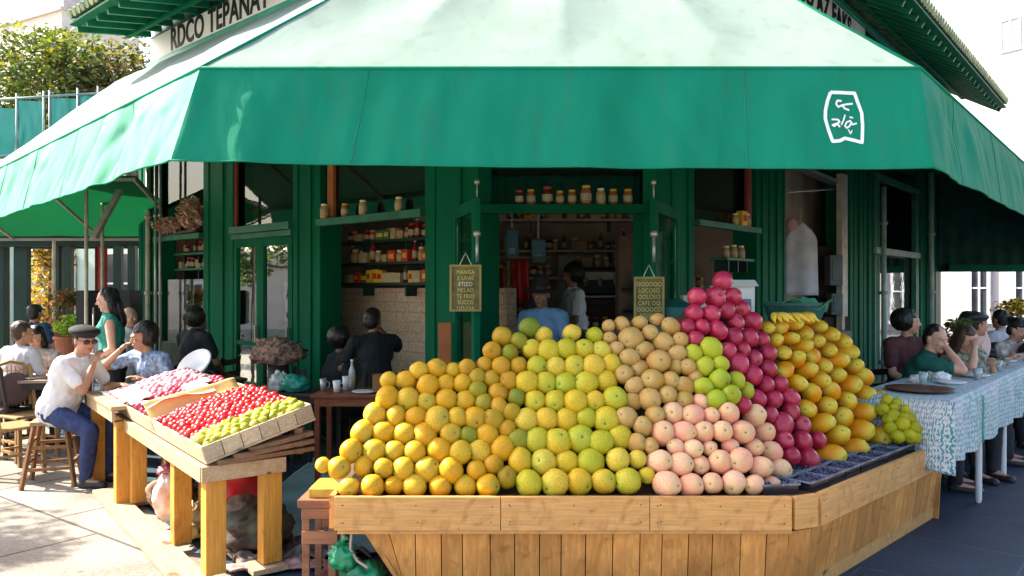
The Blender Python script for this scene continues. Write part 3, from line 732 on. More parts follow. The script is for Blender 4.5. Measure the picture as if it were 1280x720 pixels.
def vfront(u, v):
    p = bil(A,B,Bb,Ab,u,v); s = u*4.5
    ce = math.exp(-s*2.2)+math.exp(-(4.5-s)*2.2)
    o = fold(p, s, .030+.08*ce, min(1,v*3))*(1-math.exp(-s*7))*(1-math.exp(-(4.5-s)*7))
    p = p+V((0,-o,0)); p.z += -.018*math.sin(math.pi*u)*v + .006*noise.noise(V((s*1.5,1,1)))*v
    return p
LNa = V((-ED.y,ED.x,0)); LNa = LNa if LNa.dot(LN) > 0 else -LNa
A2b = A2+LNa*.10+V((0,0,-.625)); B2b = B2+RN*.08+V((0,0,-.64))
def vleft(u, v):
    p = bil(A2,A,Ab,A2b,u,v); s = (1-u)*LL
    ce = math.exp(-s*.9)
    return p+LNa*(fold(p, s+20, .05+.09*ce, min(1,v*3))*(1-math.exp(-s*7))*(1-.45*v))
def vright(u, v):
    p = bil(B,B2,B2b,Bb,u,v); s = u*RL
    ce = math.exp(-s*.9)
    return p+RN*(fold(p, s+40, .035+.05*ce, min(1,v*3))*(1-math.exp(-s*7))*(1-.4*v))
for fn, nu, cm_ in ((vfront,260,canv),(vleft,300,canv_lit),(vright,300,canv)):
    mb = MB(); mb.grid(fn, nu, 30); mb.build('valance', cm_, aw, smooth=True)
# hems and seams
seam = M('pale_seam', (.35,.62,.50), .8, .1)
mb = MB()
mb.tube([vfront(i/60,1)+V((0,0,0)) for i in range(61)], .007, 5); mb.tube([vleft(i/60,1) for i in range(61)], .007, 5); mb.tube([vright(i/80,1) for i in range(81)], .007, 5)
mb.tube([A2,A,B,B2], .012, 6); mb.tube([A,WA], .012, 6); mb.tube([B,WB], .012, 6)
mb.build('hem', canv, aw, smooth=True)
seam_m = M('seam_thread',(.006,.175,.10),.8)
for u in (.235,.755): MB().tube([vfront(u,i/30)+V((0,-.001,0)) for i in range(31)], .003, 5).build('seam', seam_m, aw, smooth=True)
for u in (.30,.48,.66,.84): MB().tube([vleft(u,i/30)+LNa*.001 for i in range(31)], .003, 5).build('seam', seam_m, aw, smooth=True)
for u in (.07,.18,.30,.45): MB().tube([vright(u,i/30)+RN*.001 for i in range(31)], .003, 5).build('seam', seam_m, aw, smooth=True)
# emblem on the valance, following the cloth
def vpx(X, Y):
    px = 960+.1389*X; py = 90+.1389*Y
    return (( (px-640)/1000*4.93)-(-2.0))/(2.555+2.0), (py-85)/126
strokes = [([(590,185),(815,190),(848,280),(872,370),(868,480),(845,638),(780,620),(690,600),(640,625),(575,630),(548,520),(530,420),(535,350),(560,260),(590,185)], 30),
 ([(690,262),(650,258),(636,290),(655,318),(690,300),(740,290),(796,283)], 17), ([(690,300),(715,330),(755,345)], 17),
 ([(585,430),(640,432),(655,455),(620,470),(588,480),(605,492),(632,470),(655,500)], 15), ([(712,388),(690,440),(668,480)], 13),
 ([(760,440),(720,455),(700,490),(715,508),(745,490),(765,450),(772,478),(815,462)], 15), ([(752,408),(785,414)], 13), ([(728,520),(746,562),(764,528)], 9)]
mb = MB()
for pts, wd in strokes:
    dense = []
    for a,b in zip(pts,pts[1:]):
        n = max(2,int(math.hypot(b[0]-a[0],b[1]-a[1])/9))
        dense += [(a[0]+(b[0]-a[0])*i/n, a[1]+(b[1]-a[1])*i/n) for i in range(n)]
    dense.append(pts[-1]); vs = []
    for i,(x,y) in enumerate(dense):
        x0,y0 = dense[max(i-1,0)]; x1,y1 = dense[min(i+1,len(dense)-1)]
        l = math.hypot(x1-x0,y1-y0) or 1; nx,ny = -(y1-y0)/l*wd/2,(x1-x0)/l*wd/2
        for sx in (-1,1): vs.append(vfront(*vpx(x+nx*sx,y+ny*sx))+V((0,-.004,0)))
    mb.add(vs, [(2*i,2*i+1,2*i+3,2*i+2) for i in range(len(dense)-1)])
mb.build('emblem', M('emblem_white',(.80,.84,.82),.7,.05), aw, thick=.002)
# frame under the canvas
mb = MB(); off = V((0,.10,-.06))
mb.beam(A+V((0.05,.06,-.05)),B+V((-.05,.06,-.05)),.05,.05); mb.beam(A-LNa*.06+V((0,0,-.05)),A2-LNa*.06+V((0,0,-.05)),.05,.05); mb.beam(B-RN*.06+V((0,0,-.05)),B2-RN*.06+V((0,0,-.05)),.05,.05)
mb.build('frame_rail', steel, aw)
def arm(p, q): 
    mb = MB(); mb.beam(p, q, .045, .045); mb.build('frame_arm', M('frame_paint',(.30,.26,.23),.5), aw, bevel=.004)
for t in (1.3,3.0,4.6,6.2): arm(A+ED*t-LNa*.05+V((0,0,-.08)), fr('L',t*1.0+.1,.02,4.75))
for t in (2,5,8,11): arm(B+RDa*t-RN*.05+V((0,0,-.08)), fr('R',t,.02,4.75))
for x in (-.6,.45,1.5): arm((x,5.06,3.02),(x*.6+.2,7.05,4.75))
# broad strut and post at the left end, far end curtains
mb = MB(); mb.beam(at(117,298,10.5), at(150,238,10.9), .10,.05); mb.build('frame_strut', M('frame_paint',(.30,.26,.23),.5), aw, bevel=.005)
for px,d in ((108,10.3),(128,11.4)):
    c = at(px,360,d); mb = MB(); mb.tube([(c.x,c.y,0),(c.x,c.y,3.1)], .024, 8); mb.tube([(c.x+.09,c.y,0),(c.x+.09,c.y,1.45)], .012, 6); mb.build('post', pipe_m, aw, smooth=True)
mb = MB(); e2 = B2+V((0,0,-.3)); f2 = fr('R',RE-.2,-.05,0)
mb.grid(lambda u,v: V((e2.x*(1-u)+f2.x*u, e2.y*(1-u)+f2.y*u+.03*math.sin(u*60), (4.4 if u>.5 else 3.0+2.8*u)*(1-v)+2.03*v)), 80, 6)
mb.build('end_curtain', M('dark_canvas',(.006,.05,.035),.85,.3), aw, smooth=True)
mb = MB(); mb.beam((e2.x+.2,e2.y-.3,2.10),(f2.x+.1,f2.y-.2,2.10),.10,.14); mb.build('end_beam', green, aw, bevel=.006)
mb = MB(); p1=fr('R',6.5,2.2,2.72); p2=fr('R',14,2.3,2.72); mb.beam(p1,p2,.06,.05); mb.build('frame_rail', steel, aw)
# ------------------------------------------------------------------ background on the left
def leafcloud(name, clumps, n, size, mats, parent, seed=1, flat=.6):
    rnd = random.Random(seed); mb = MB(); nm = len(mats)
    for i in range(n):
        c, r = clumps[rnd.randrange(len(clumps))]
        d = V((rnd.gauss(0,1),rnd.gauss(0,1),rnd.gauss(0,1))).normalized()*(rnd.random()**.45)
        p = V(c)+V((d.x*r[0],d.y*r[1],d.z*r[2]))
        s = size*rnd.uniform(.6,1.3)
        a = V((rnd.gauss(0,1),rnd.gauss(0,1),rnd.gauss(0,.6))).normalized(); b = a.cross(V((rnd.gauss(0,1),rnd.gauss(0,1),rnd.gauss(0,1)))).normalized()
        mb.cur = rnd.randrange(nm)
        mb.add([p-a*s, p+b*s*.42-a*s*.1, p+a*s, p-b*s*.42-a*s*.1], [(0,1,2,3)])
    return mb.build(name, mats, parent)
def leafmat(name, col, tr=.35):
    if name in MATS: return MATS[name]
    m, nt, b = nt_new(name)
    g = nt.nodes.new('ShaderNodeNewGeometry')
    c = mixc(nt, g.outputs['Random Per Island'], tuple(x*.6 for x in col), tuple(x*1.5 for x in col))
    nt.links.new(c, b.inputs['Base Color']); b.inputs['Roughness'].default_value = .5
    t = nt.nodes.new('ShaderNodeBsdfTranslucent'); nt.links.new(mixc(nt, 1.0, c, (1.6,1.5,.4), 'MULTIPLY'), t.inputs[0])
    mx = nt.nodes.new('ShaderNodeMixShader'); mx.inputs[0].default_value = tr
    nt.links.new(b.outputs[0], mx.inputs[1]); nt.links.new(t.outputs[0], mx.inputs[2]); nt.links.new(mx.outputs[0], nt.nodes['Material Output'].inputs[0])
    MATS[name] = m; return m
lf1 = leafmat('leaf_green',(.055,.10,.02)); lf2 = leafmat('leaf_olive',(.15,.16,.03)); lf3 = leafmat('leaf_dark',(.03,.055,.018)); lf4 = leafmat('leaf_dry',(.20,.13,.07))
bark = M('bark', (.14,.11,.09), .9, .3, 5, .6, 30, stretch=(1,1,.2))
def tree(label, base, top, clumps, n, size, mats, seed, group=None):
    t = thing('broadleaf_tree', label, 'tree', base, 0, group)
    bx, by, _ = base; rnd = random.Random(seed)
    mb = MB(); mid = V((bx+.2,by,top*.5))
    mb.tube([(bx,by,0),(bx+.08,by,top*.25),mid,(bx+.1,by+.1,top)], [.22,.17,.13,.06], 10)
    for c,r in clumps: 
        c = V(c); mb.tube([mid, mid.lerp(c,.5)+V((rnd.uniform(-.2,.2),0,.25)), c], [.09,.05,.02], 6)
    mb.build('trunk', bark, t, smooth=True)
    leafcloud('crown', clumps, n, size, mats, t, seed)
    return t
def clump(px, py, d, r): p = at(px,py,d); return ((p.x,p.y,p.z),(r,r,r*.8))
tree('tall leafy tree with sunlit yellow-green top behind the teal balcony', (-9.2,16,0), 5.6,
  [clump(15,70,16,.9),clump(55,95,16,1.1),clump(40,150,16.5,1.1),clump(95,75,16,.8),clump(85,130,16,1.0),clump(5,140,16.2,1.0),clump(25,110,15.6,.9),clump(70,60,16.6,.6)], 6800, .07, [lf1,lf2,lf2,lf1], 3)
tree('darker tree with bare twigs right under the tip of the left eave', (-7.4,16.6,0), 5.0,
  [clump(135,95,16.5,.85),clump(165,80,16.6,.75),clump(160,125,16.8,.8),clump(125,140,16.4,.8),clump(185,100,17,.6),clump(110,105,16.3,.7)], 4200, .065, [lf3,lf4,lf2,lf3], 4)
# out-of-frame street trees whose dapple falls on the paving and which the panes mirror
tree('street tree out at the left whose twigs dapple the pavement', (-9.4,7.0,0), 4.6,
  [((-8.6,6.75,4.9),(.5,.5,.4)),((-9.6,7.3,5.3),(.8,.8,.6)),((-9.2,6.2,4.6),(.5,.5,.4)),((-8.1,6.6,4.5),(.25,.25,.2)),((-10.3,6.9,4.7),(.7,.7,.5))], 2600, .07, [lf3,lf1], 5)
tree('small tree beside the pale house far at the left', (-13.5,10.5,0), 3.2,
  [((-13.6,10.4,3.4),(.9,.9,.8)),((-13.0,11.2,2.8),(.7,.7,.6)),((-14,9.6,2.9),(.7,.7,.6)),((-13.2,12.2,2.3),(.5,.5,.6)),((-13.4,8.6,2.2),(.5,.5,.7))], 3500, .08, [lf3,lf1], 6)
pw = M('pale_pink_render', (.62,.55,.50), .9, .08, 2); cream = M('cream_render', (.66,.60,.50), .9, .08, 2)
def house(label, c, d, h, rz, wallm, wins, name='house', roofh=.5, awn=None):
    t = thing(name, label, 'building', (c[0],c[1],0), rz)
    hx, hy = d[0]/2, d[1]/2
    mb = MB(); mb.bb(-hx,hx,-hy,hy,0,h); mb.build('wall', wallm, t, local=True)
    mb = MB(); mb.bb(-hx-.15,hx+.15,-hy-.15,hy+.15,h,h+.22); mb.bb(-hx+.3,hx-.3,-hy+.3,hy-.3,h+.22,h+roofh); mb.build('roof', M('roof_render',(.55,.47,.42),.9), t, local=True, bevel=.02)
    mb = MB(); mb.bb(-hx-.02,hx+.02,-hy-.03,-hy,0,.5); mb.build('plinth', M('plinth_render',(.35,.33,.30),.9), t, local=True)
    for (x,z,w_,h_,gm,kind) in wins:
        mb = MB(); y = -hy-.03
        mb.bb(x-w_/2-.08,x+w_/2+.08,y-.04,y,z+h_/2,z+h_/2+.09); mb.bb(x-w_/2-.08,x-w_/2,y-.03,y,z-h_/2,z+h_/2); mb.bb(x+w_/2,x+w_/2+.08,y-.03,y,z-h_/2,z+h_/2)
        if kind == 'window': mb.bb(x-w_/2-.12,x+w_/2+.12,y-.10,y,z-h_/2-.08,z-h_/2); mb.bb(x-.025,x+.025,y-.02,y,z-h_/2,z+h_/2); mb.bb(x-w_/2,x-.025,y-.018,y,z-.02,z+.02); mb.bb(x+.025,x+w_/2,y-.018,y,z-.02,z+.02)
        f = mb.build(kind, white, t, local=True)
        mb = MB(); mb.bb(x-w_/2,x+w_/2,-hy-.028,-hy-.012,z-h_/2,z+h_/2); mb.build('pane' if kind=='window' else 'panel', gm, f, local=True)
    return t
dglass = M('dusky_glass', (.05,.06,.07), .15, .3, 2, spec=.8)
# terrace of pale houses seen below the left awning
house('low pale green house with a teal door seen beneath the left awning', (-9.0,19.5), (5.2,3), 5.4, R(-22), M('mint_render',(.45,.58,.50),.9,.1,2), [(-.95,1.3,.95,2.5,tealp,'door'),(.95,1.8,.8,1.3,dglass,'window'),(2.0,1.7,.6,1.4,dglass,'window')])
house('white rendered house with a tall doorway nearest the shop end', (-4.3,21.5), (5.6,3), 4.8, R(-25), M('white_render',(.66,.66,.66),.9,.05,2), [(-1.9,1.5,.5,2.0,dglass,'window'),(-.5,1.4,1.0,2.6,M('pale_blue_door',(.45,.55,.62),.6),'door')])
house('pale corner house with a flat parapet at the far left edge', (-15.2,21), (5,4), 5.2, R(-25), cream, [(1.2,1.8,.9,1.6,dglass,'window'),(-1,1.8,.9,1.6,dglass,'window')])
house('low pale pink outbuilding beyond the left awning and mirrored in panes', (-19,9.6), (14,4), 2.3, R(90), pw, [(-4,1.3,1,1.0,dglass,'window'),(-1,1.3,1,1.0,dglass,'window'),(2,1.3,1,1.0,dglass,'window'),(5,1.3,1,1.0,dglass,'window')])
house('cream gabled house rising above the tree tops at the upper left', (-33,60), (7.5,6), 21.0, R(-30), cream, [(-1.5,17.5,1,1.5,dglass,'window'),(1.5,17.5,1,1.5,dglass,'window')], roofh=2.2)
house('overexposed white house with an arched niche behind the right eave', (27.5,33), (26,8), 17.5, R(-58), M('bright_render',(.74,.70,.68),.9,.05,2), [(-1.1,9.0,1.4,3.0,dglass,'window'),(-4.6,12.7,.7,1.3,M('niche_shade',(.30,.26,.25),.9),'window'),(3.4,9.0,1.4,3,dglass,'window')])
# shop fronts under the right awning
fr_r = house('bright shop front with pale blue door seen below the right awning', (14.0,22.0), (9.5,3), 4.8, R(-34), M('pinkish_render',(.60,.52,.50),.9,.06,2), [(-2.9,1.35,1.3,2.4,M('pale_mint_door',(.42,.58,.56),.6),'door'),(-.9,1.7,.35,1.7,dglass,'window'),(.1,1.7,.35,1.7,dglass,'window'),(1.4,1.6,.5,1.7,dglass,'window'),(2.9,1.6,.9,1.7,dglass,'window')])
# teal netted balcony
bal = thing('netted_balcony', 'balcony screened with teal netting panels above the left awning', 'balcony', (-8,13.5,3.2))
mb = MB()
c0, c1 = at(-60,170,13.4), at(128,152,13.9)
def lerp(a,b,t): return a+(b-a)*t
for t,hh in ((0,.95),(.42,1.0),(.60,1.0),(.64,1.0),(.83,1.0),(.97,1.0)):
    p = lerp(c0,c1,t); mb.tube([(p.x,p.y,3.1),(p.x,p.y,p.z+.62)], .018, 6)
mb.tube([c0+V((0,0,.56)),c1+V((0,0,.50))],.02,6); mb.tube([c0+V((0,0,-.42)),c1+V((0,0,-.42))],.02,6)
mb.build('railing', M('grey_teal_metal',(.25,.38,.36),.5), bal, smooth=True)
net = glass('teal_netting', (.25,.62,.58), .05); 
netm = canvas('teal_net_cloth', (.02,.15,.14), .35, .8, (.10,.26,.25), (.04,.22,.20))
for a,b in ((.02,.41),(.43,.59),(.65,.82),(.84,.96)):
    p, q = lerp(c0,c1,a), lerp(c0,c1,b)
    mb = MB(); mb.grid(lambda u,v: V((p.x+(q.x-p.x)*u, p.y+(q.y-p.y)*u+.03*noise.noise(V((u*4,v*3,a*9))), (p.z-.36)+(.86)*v)), 12, 8); mb.build('net_panel', netm, bal, smooth=True)
mb = MB(); mb.beam((c0.x,c0.y+.8,3.0),(c1.x,c1.y+.8,3.0),1.6,.14); mb.build('slab', M('slab_concrete',(.4,.38,.35),.9), bal)
mb = MB(); 
for t in (.1,.8): p = lerp(c0,c1,t); mb.tube([(p.x,p.y+1,0),(p.x,p.y+1,2.95)],.07,10)
mb.build('support', green_d, bal)
# pergola of dark green posts beyond the awning
pg = thing('pergola', 'dark green timber pergola shading the far tables at the left', 'pergola', (-7.6,13,0))
mb = MB()
a_, b_ = at(-60,297,12.6), at(186,297,13.2)
mb.beam(a_,b_,.12,.30); mb.beam(a_+V((0,1.6,.05)),b_+V((0,1.6,.05)),.12,.30); mb.build('beam', green_d, pg, bevel=.01)
for px in (3,28,72,86,148,166):
    c = at(px,360,12.9); mb = MB(); ww = .22 if px in (28,) else .12
    mb.bb(c.x-ww/2,c.x+ww/2,c.y-.06,c.y+.06,0,2.38); mb.build('post', green_d, pg, bevel=.008)
mb = MB()
for i in range(12):
    p = lerp(a_,b_,i/11); mb.beam(p+V((0,-.3,.19)),p+V((0,2.1,.23)),.06,.08)
mb.build('slats', green_d, pg)
mb = MB(); mb.grid(lambda u,v: V((a_.x+(b_.x-a_.x)*u, a_.y+.05+2.0*v, 2.75+.02*math.sin(u*30))), 30, 4); mb.build('cover', M('dark_canvas',(.006,.05,.035),.85,.3), pg)
# red and yellow climbing shrub, orange panel door column
sh = thing('flowering_shrub', 'climbing shrub with pinkish and yellow blossom between far green posts', 'plant', tuple(at(58,420,15)*V((1,1,0)) if False else (at(58,360,15).x,15,0)))
leafcloud('foliage', [clump(60,330,15,.5),clump(58,370,15,.5),clump(62,300,15,.45),clump(57,400,15,.5)], 2600, .06, [leafmat('petal_pink',(.5,.28,.22),.3),leafmat('petal_yellow',(.55,.42,.05),.3),lf2], sh, 8)
mb = MB(); c = at(58,360,15); mb.tube([(c.x,15,0),(c.x+.1,15,2.4)],[.05,.02],6); mb.build('stem', bark, sh)
c = at(82.5,360,14.6); mb = MB(); mb.bb(-.09,.09,-.06,.06,0,2.5); mb.bb(-.12,.12,-.09,.09,0,.2); mb.bb(-.11,.11,-.08,.08,2.4,2.5)
tag(mb.build('timber_post', M('orange_timber',(.40,.13,.05),.6), loc=(c.x,c.y,0), local=True, bevel=.006), 'orange-brown timber post between teal door and pale wall', 'post')
c = at(74,335,14.4); mb = MB(); mb.grid(lambda u,v: V((-.14+.28*u,.02*math.sin(u*12),.5-.95*v)),10,6)
tag(mb.build('hanging_cloth', M('cream_cloth',(.75,.66,.42),.8), loc=(c.x,c.y,c.z), local=True, thick=.006), 'cream cloth hanging beside the orange timber post', 'cloth')
c = at(126,340,13.6); mb = MB(); mb.grid(lambda u,v: V((-.10+.2*u,.05*math.sin(u*9),.55-1.5*v+.1*math.sin(v*5)*u)),10,12)
tag(mb.build('rolled_flag', M('red_cloth',(.45,.09,.08),.8), loc=(c.x,c.y,c.z), local=True, thick=.008), 'faded red flag hanging rolled on a pole by the white house', 'flag')
# potted plants and boxes beyond
def pot_plant(label, c, h, mats, seed, cat='plant', n=500, potm=None, r=.2):
    t = thing('potted_plant', label, cat, c)
    mb = MB(); mb.lathe([(.0,0),(.13,0),(.17,.26),(.185,.26),(.185,.3),(.15,.3),(.15,.27),(0,.27)], c); mb.build('pot', potm or M('terracotta',(.35,.12,.06),.8), t, smooth=False)
    leafcloud('foliage', [((c[0],c[1],c[2]+.3+h*.5),(r,r,h*.5)),((c[0]+.1,c[1],c[2]+.3+h*.7),(r*.7,r*.7,h*.3))], n, .035, mats, t, seed)
    mb = MB(); mb.tube([(c[0],c[1],c[2]+.25),(c[0],c[1],c[2]+.3+h*.6)],.012,5); mb.build('stem', bark, t)
pf = leafmat('petal_red',(.45,.06,.03),.3)
p = at(80,400,11.5); pot_plant('red flowering pot plant on far table under pergola', (p.x,p.y,.95), .45, [pf,lf1,lf2], 21)
p = at(85,415,10.8); pot_plant('lime green leafy pot plant beside the dark chair backs', (p.x,p.y,.75), .3, [leafmat('leaf_lime',(.25,.40,.04),.3)], 22)
p = at(1262,392,12); pot_plant('pot of yellow flowers on the stall beyond the right diners', (p.x,p.y,.8), .45, [leafmat('petal_gold',(.65,.42,.03),.3),leafmat('petal_gold',(.65,.42,.03),.3),lf1], 23, r=.28, n=700)
def speaker(c, w_, h_, label):
    t = thing('loudspeaker', label, 'speaker', c)
    mb = MB(); mb.box((c[0],c[1],c[2]+h_/2),(w_,.35,h_)); mb.build('cabinet', black, t, bevel=.015)
    mb = MB(); mb.box((c[0],c[1]-.182,c[2]+h_/2),(w_*.88,.012,h_*.9)); mb.build('grille', M('grille_black',(.03,.03,.03),.8), t)
    mb = MB(); mb.tube([(c[0],c[1],0),(c[0],c[1],c[2])],.02,8)
    for a in range(3): mb.tube([(c[0],c[1],.35),(c[0]+.3*math.cos(a*2.1),c[1]+.3*math.sin(a*2.1),.0)],.012,6)
    mb.build('stand', black, t)
p = at(112,412,10.6); speaker((p.x,p.y,p.z), .17, .52, 'black loudspeaker on a stand left of the standing woman')
p = at(162,412,10.6); speaker((p.x,p.y,p.z), .20, .52, 'black loudspeaker on a stand right of the standing woman')
# ------------------------------------------------------------------ fruit counter
cw = wood('counter_wood', (.80,.37,.10), (.60,.24,.055), 'z', .5, .32, fine=.8)
cwx = wood('counter_board', (.72,.38,.13), (.62,.30,.09), 'x', .5, .12, fine=.8)
st = thing('fruit_counter', 'tapered wooden counter of upright planks carrying the heaped fruit', 'counter', (.3,4.6,0))
FP = [(-.94,4.27),(1.49,4.27),(1.64,4.335),(3.24,5.93)]
FT = FP+[(2.55,6.62),(1.9,6.25),(.9,5.75),(-.94,5.6)]
mb = MB(); mb.prism([(x,y) for x,y in FT], .53, .578); mb.build('top_board', wood('counter_top_wood',(.16,.08,.035),(.10,.05,.02),'x'), st, bevel=.004)
def offp(i, o):   # offset point outward
    return FP[i]
# fascia boards, 3 across the front
zt0, zt1 = .415, .592
def fboard(p, q, gap=.004, t=.03, m=cwx, z0=zt0, z1=zt1, nm='fascia_board', out=.0):
    p=V((p[0],p[1],0)); q=V((q[0],q[1],0)); d=(q-p).normalized(); n=V((d.y,-d.x,0))
    c=(p+q)/2+n*(t/2+.002+out)+V((0,0,(z0+z1)/2)); Lh=(q-p).length-gap
    mbx = MB().box((0,0,0),(Lh,t,z1-z0))
    if nm == 'fascia_board':
        mbx.cur = 1
        for ex in (-Lh/2+.04, -Lh/2+.05, 0, Lh/2-.045):
            for ez in (-.05,.045):
                if Lh > .3: mbx.ell((ex+random.uniform(-.008,.008),-t/2,ez+random.uniform(-.008,.008)),(.0042,.0015,.0042),8,4)
    o = mbx.build(nm, [m, M('nail_rust',(.06,.035,.02),.6)], None, bevel=.004, local=True)
    o.parent = st; o.location = c-org(st); o.rotation_euler.z = math.atan2(d.y,d.x); return o
fboard((-.945,4.27),(-.06,4.27)); fboard((-.06,4.27),(.73,4.27)); fboard((.73,4.27),(1.485,4.27))
fboard((1.49,4.27),(1.64,4.335))
fboard((1.65,4.345),(2.42,5.11)); fboard((2.42,5.11),(3.25,5.94))
fboard((3.25,5.94),(2.55,6.62)); fboard((-.94,5.6),(-.945,4.275))
fboard((-.93,4.27),(1.49,4.27), m=cwx, z0=.392, z1=.413, nm='trim', t=.02)
# planks under the fascia, tapering inwards to the floor
def planks(p, q, inn, n, z1=.39, z0=.12, col=cw, both=.0, lclip=0):
    p=V((p[0],p[1],0)); q=V((q[0],q[1],0)); d=(q-p).normalized(); nn=V((d.y,-d.x,0)); Ls=(q-p).length
    mb = MB(); a0 = .0; rnd = random.Random(n)
    cuts = [0]+sorted([(i+rnd.uniform(-.12,.12))/n for i in range(1,n)])+[1]
    for a,b in zip(cuts,cuts[1:]):
        g_ = .0025/Ls; 
        def pt(s, z, o):
            k = (z1-z)/(z1-0)
            s2 = max(s, lclip*k/Ls)
            return p+d*(s2*Ls)-nn*(inn*k-o)+V((0,0,z))
        vs = [pt(a+g_,0.0,0),pt(b-g_,0.0,0),pt(b-g_,z1,0),pt(a+g_,z1,0)]
        ds = -nn*.02
        mb.add(vs+[v+ds for v in vs], [(0,1,2,3),(7,6,5,4),(0,4,5,1),(1,5,6,2),(2,6,7,3),(3,7,4,0)])
    return mb
planks((-.80,4.30),(1.49,4.30), .05, 17, both=.0, lclip=.24).build('plank_panel', cw, st, bevel=.0015)
planks((1.493,4.30),(1.635,4.362), .05, 1).build('plank_panel', cw, st, bevel=.0015)
planks((1.64,4.365),(3.20,5.93), .06, 17).build('plank_panel', cw, st, bevel=.0015)
planks((3.2,5.95),(2.5,6.6), .08, 6).build('plank_panel', cw, st, bevel=.0015)
planks((-.80,5.55),(-.785,4.31), .235, 8).build('plank_panel', cw, st, bevel=.0015)
mb = MB(); mb.beam((-.56,4.332,.045),(1.47,4.332,.045),.026,.088,up=(0,0,1)); mb.build('base_trim', cwx, st, bevel=.003)
mb = MB(); mb.beam((1.60,4.41,.05),(3.14,5.955,.05),.026,.10); mb.build('base_trim', cwx, st, bevel=.003)
# inner riser that carries the heap
def dep(px, py):
    r=(px-640)/1000; q=(360-py)/1000
    return max(8.026/(1.6-q), 5.104/(1.329*(1-r)-q))
SIL = [(404,598),(430,580),(455,548),(480,500),(520,468),(560,455),(600,430),(640,415),(660,408),(700,418),(760,418),(800,410),(850,400),(875,372),(903,348),(925,378),(950,405),(985,402),(1040,430),(1085,470),(1105,520),(1150,560)]
def sil(px):
    for (a,ya),(b,yb) in zip(SIL,SIL[1:]):
        if a<=px<=b: return ya+(yb-ya)*(px-a)/(b-a)
    return SIL[0][1] if px<SIL[0][0] else SIL[-1][1]
def bot(px): return 613 if px<985 else 613-(px-985)*.52
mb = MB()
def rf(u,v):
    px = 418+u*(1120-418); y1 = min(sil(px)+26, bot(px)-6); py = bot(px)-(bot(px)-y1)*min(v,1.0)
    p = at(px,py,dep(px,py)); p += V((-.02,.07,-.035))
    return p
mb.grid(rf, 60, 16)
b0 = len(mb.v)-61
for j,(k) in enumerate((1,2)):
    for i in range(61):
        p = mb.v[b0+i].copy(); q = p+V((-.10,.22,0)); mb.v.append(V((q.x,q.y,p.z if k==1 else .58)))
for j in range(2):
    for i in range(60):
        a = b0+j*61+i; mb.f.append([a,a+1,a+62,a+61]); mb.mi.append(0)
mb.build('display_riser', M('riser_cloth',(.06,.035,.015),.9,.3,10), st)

# ------------------------------------------------------------------ fruit
def fmesh(name, mat, prof='round', seed=0, n=22, m=15):
    rnd = random.Random(seed); mb = MB(); mb.ell((0,0,0), 1, n, m)
    for p in mb.v:
        z = p.z
        r = {'round':(1,1,.94),'oval':(1,1,1.2),'mango':(1,.86,1.28),'pome':(1,1,.93),'long':(.82,.82,1.45)}[prof]
        k = 1+.075*noise.noise(p*1.3+V((seed,0,0)))+.03*noise.noise(p*3.4+V((seed,0,0)))
        dim = .16*math.exp(-((p.x**2+p.y**2)/.03)) if z > 0 else .07*math.exp(-((p.x**2+p.y**2)/.02))
        if prof == 'mango': p.x += .14*math.sin(z*1.6)
        p.x *= r[0]*k; p.y *= r[1]*k; p.z = p.z*r[2]*k - (dim if z>0 else -dim)
    body = mb.mesh(name, mat, smooth=True)
    return body
def stemm(mat, kind):
    mb = MB()
    if kind == 'pome':
        for i in range(6):
            a = i*math.pi/3; c,s = math.cos(a),math.sin(a)
            mb.add([(.12*c-.07*s,.12*s+.07*c,.80),(.12*c+.07*s,.12*s-.07*c,.80),(.26*c,.26*s,1.12)],[(0,1,2)])
        mb.tube([(0,0,.7),(0,0,.95)],[.16,.14],8)
    else: mb.tube([(0,0,.70),(.02,0,.84)],[.06,.035],7)
    return mb.mesh('stem', mat)
FR = {}
def proto(key, cols, shape, name, **kw):
    mat = fruit('skin_'+key, cols, **kw)
    FR[key] = ([fmesh(name+str(i), mat, shape, i+3) for i in range(5)], name)
proto('A', [(.74,.46,.03),(.76,.42,.02),(.70,.50,.06),(.80,.56,.10)], 'round', 'golden_melon', gain=(.80,.71,.27), poles=(.30,.28,.04), blush=(.55,.20,.02), rough=.45)
proto('B', [(.70,.38,.03),(.62,.36,.03),(.30,.33,.03),(.16,.26,.03)], 'round', 'orange', blush=(.30,.26,.03), rough=.45)
proto('C', [(.80,.60,.06),(.74,.58,.06),(.50,.54,.04),(.82,.68,.16),(.82,.52,.05),(.62,.60,.06)], 'round', 'guava', poles=(.34,.42,.04), blush=(.28,.36,.03), rough=.42)
proto('D', [(.60,.36,.14),(.55,.30,.10),(.62,.40,.20),(.50,.32,.06)], 'oval', 'brown_mango', blush=(.42,.22,.06), rough=.5, gain=(.86,.82,.55), poles=(.45,.30,.10))
proto('E', [(.92,.56,.40),(.85,.38,.28),(.95,.66,.44),(.85,.26,.24)], 'oval', 'pink_guava', blush=(.80,.20,.16), rough=.5, gain=(.92,.90,.74), poles=(.62,.42,.20))
proto('F', [(.42,.50,.03),(.50,.52,.04),(.34,.46,.03)], 'round', 'lime', blush=(.56,.50,.05), rough=.4, gain=(.8,.8,.5))
proto('G', [(.42,.006,.055),(.52,.012,.085),(.36,.006,.05),(.60,.03,.12)], 'pome', 'pomegranate', blush=(.24,.004,.03), rough=.3, spec=.5, speck=(.7,.2,.25), gain=(.92,.8,.62), poles=(.55,.10,.12))
proto('H', [(.85,.40,.01),(.88,.46,.015),(.82,.33,.01),(.90,.50,.03)], 'mango', 'yellow_mango', poles=(.60,.50,.05), blush=(.80,.26,.01), rough=.4)
stem_br = M('stem_brown',(.16,.12,.05),.9); stem_pk = M('calyx_crimson',(.45,.03,.06),.6)
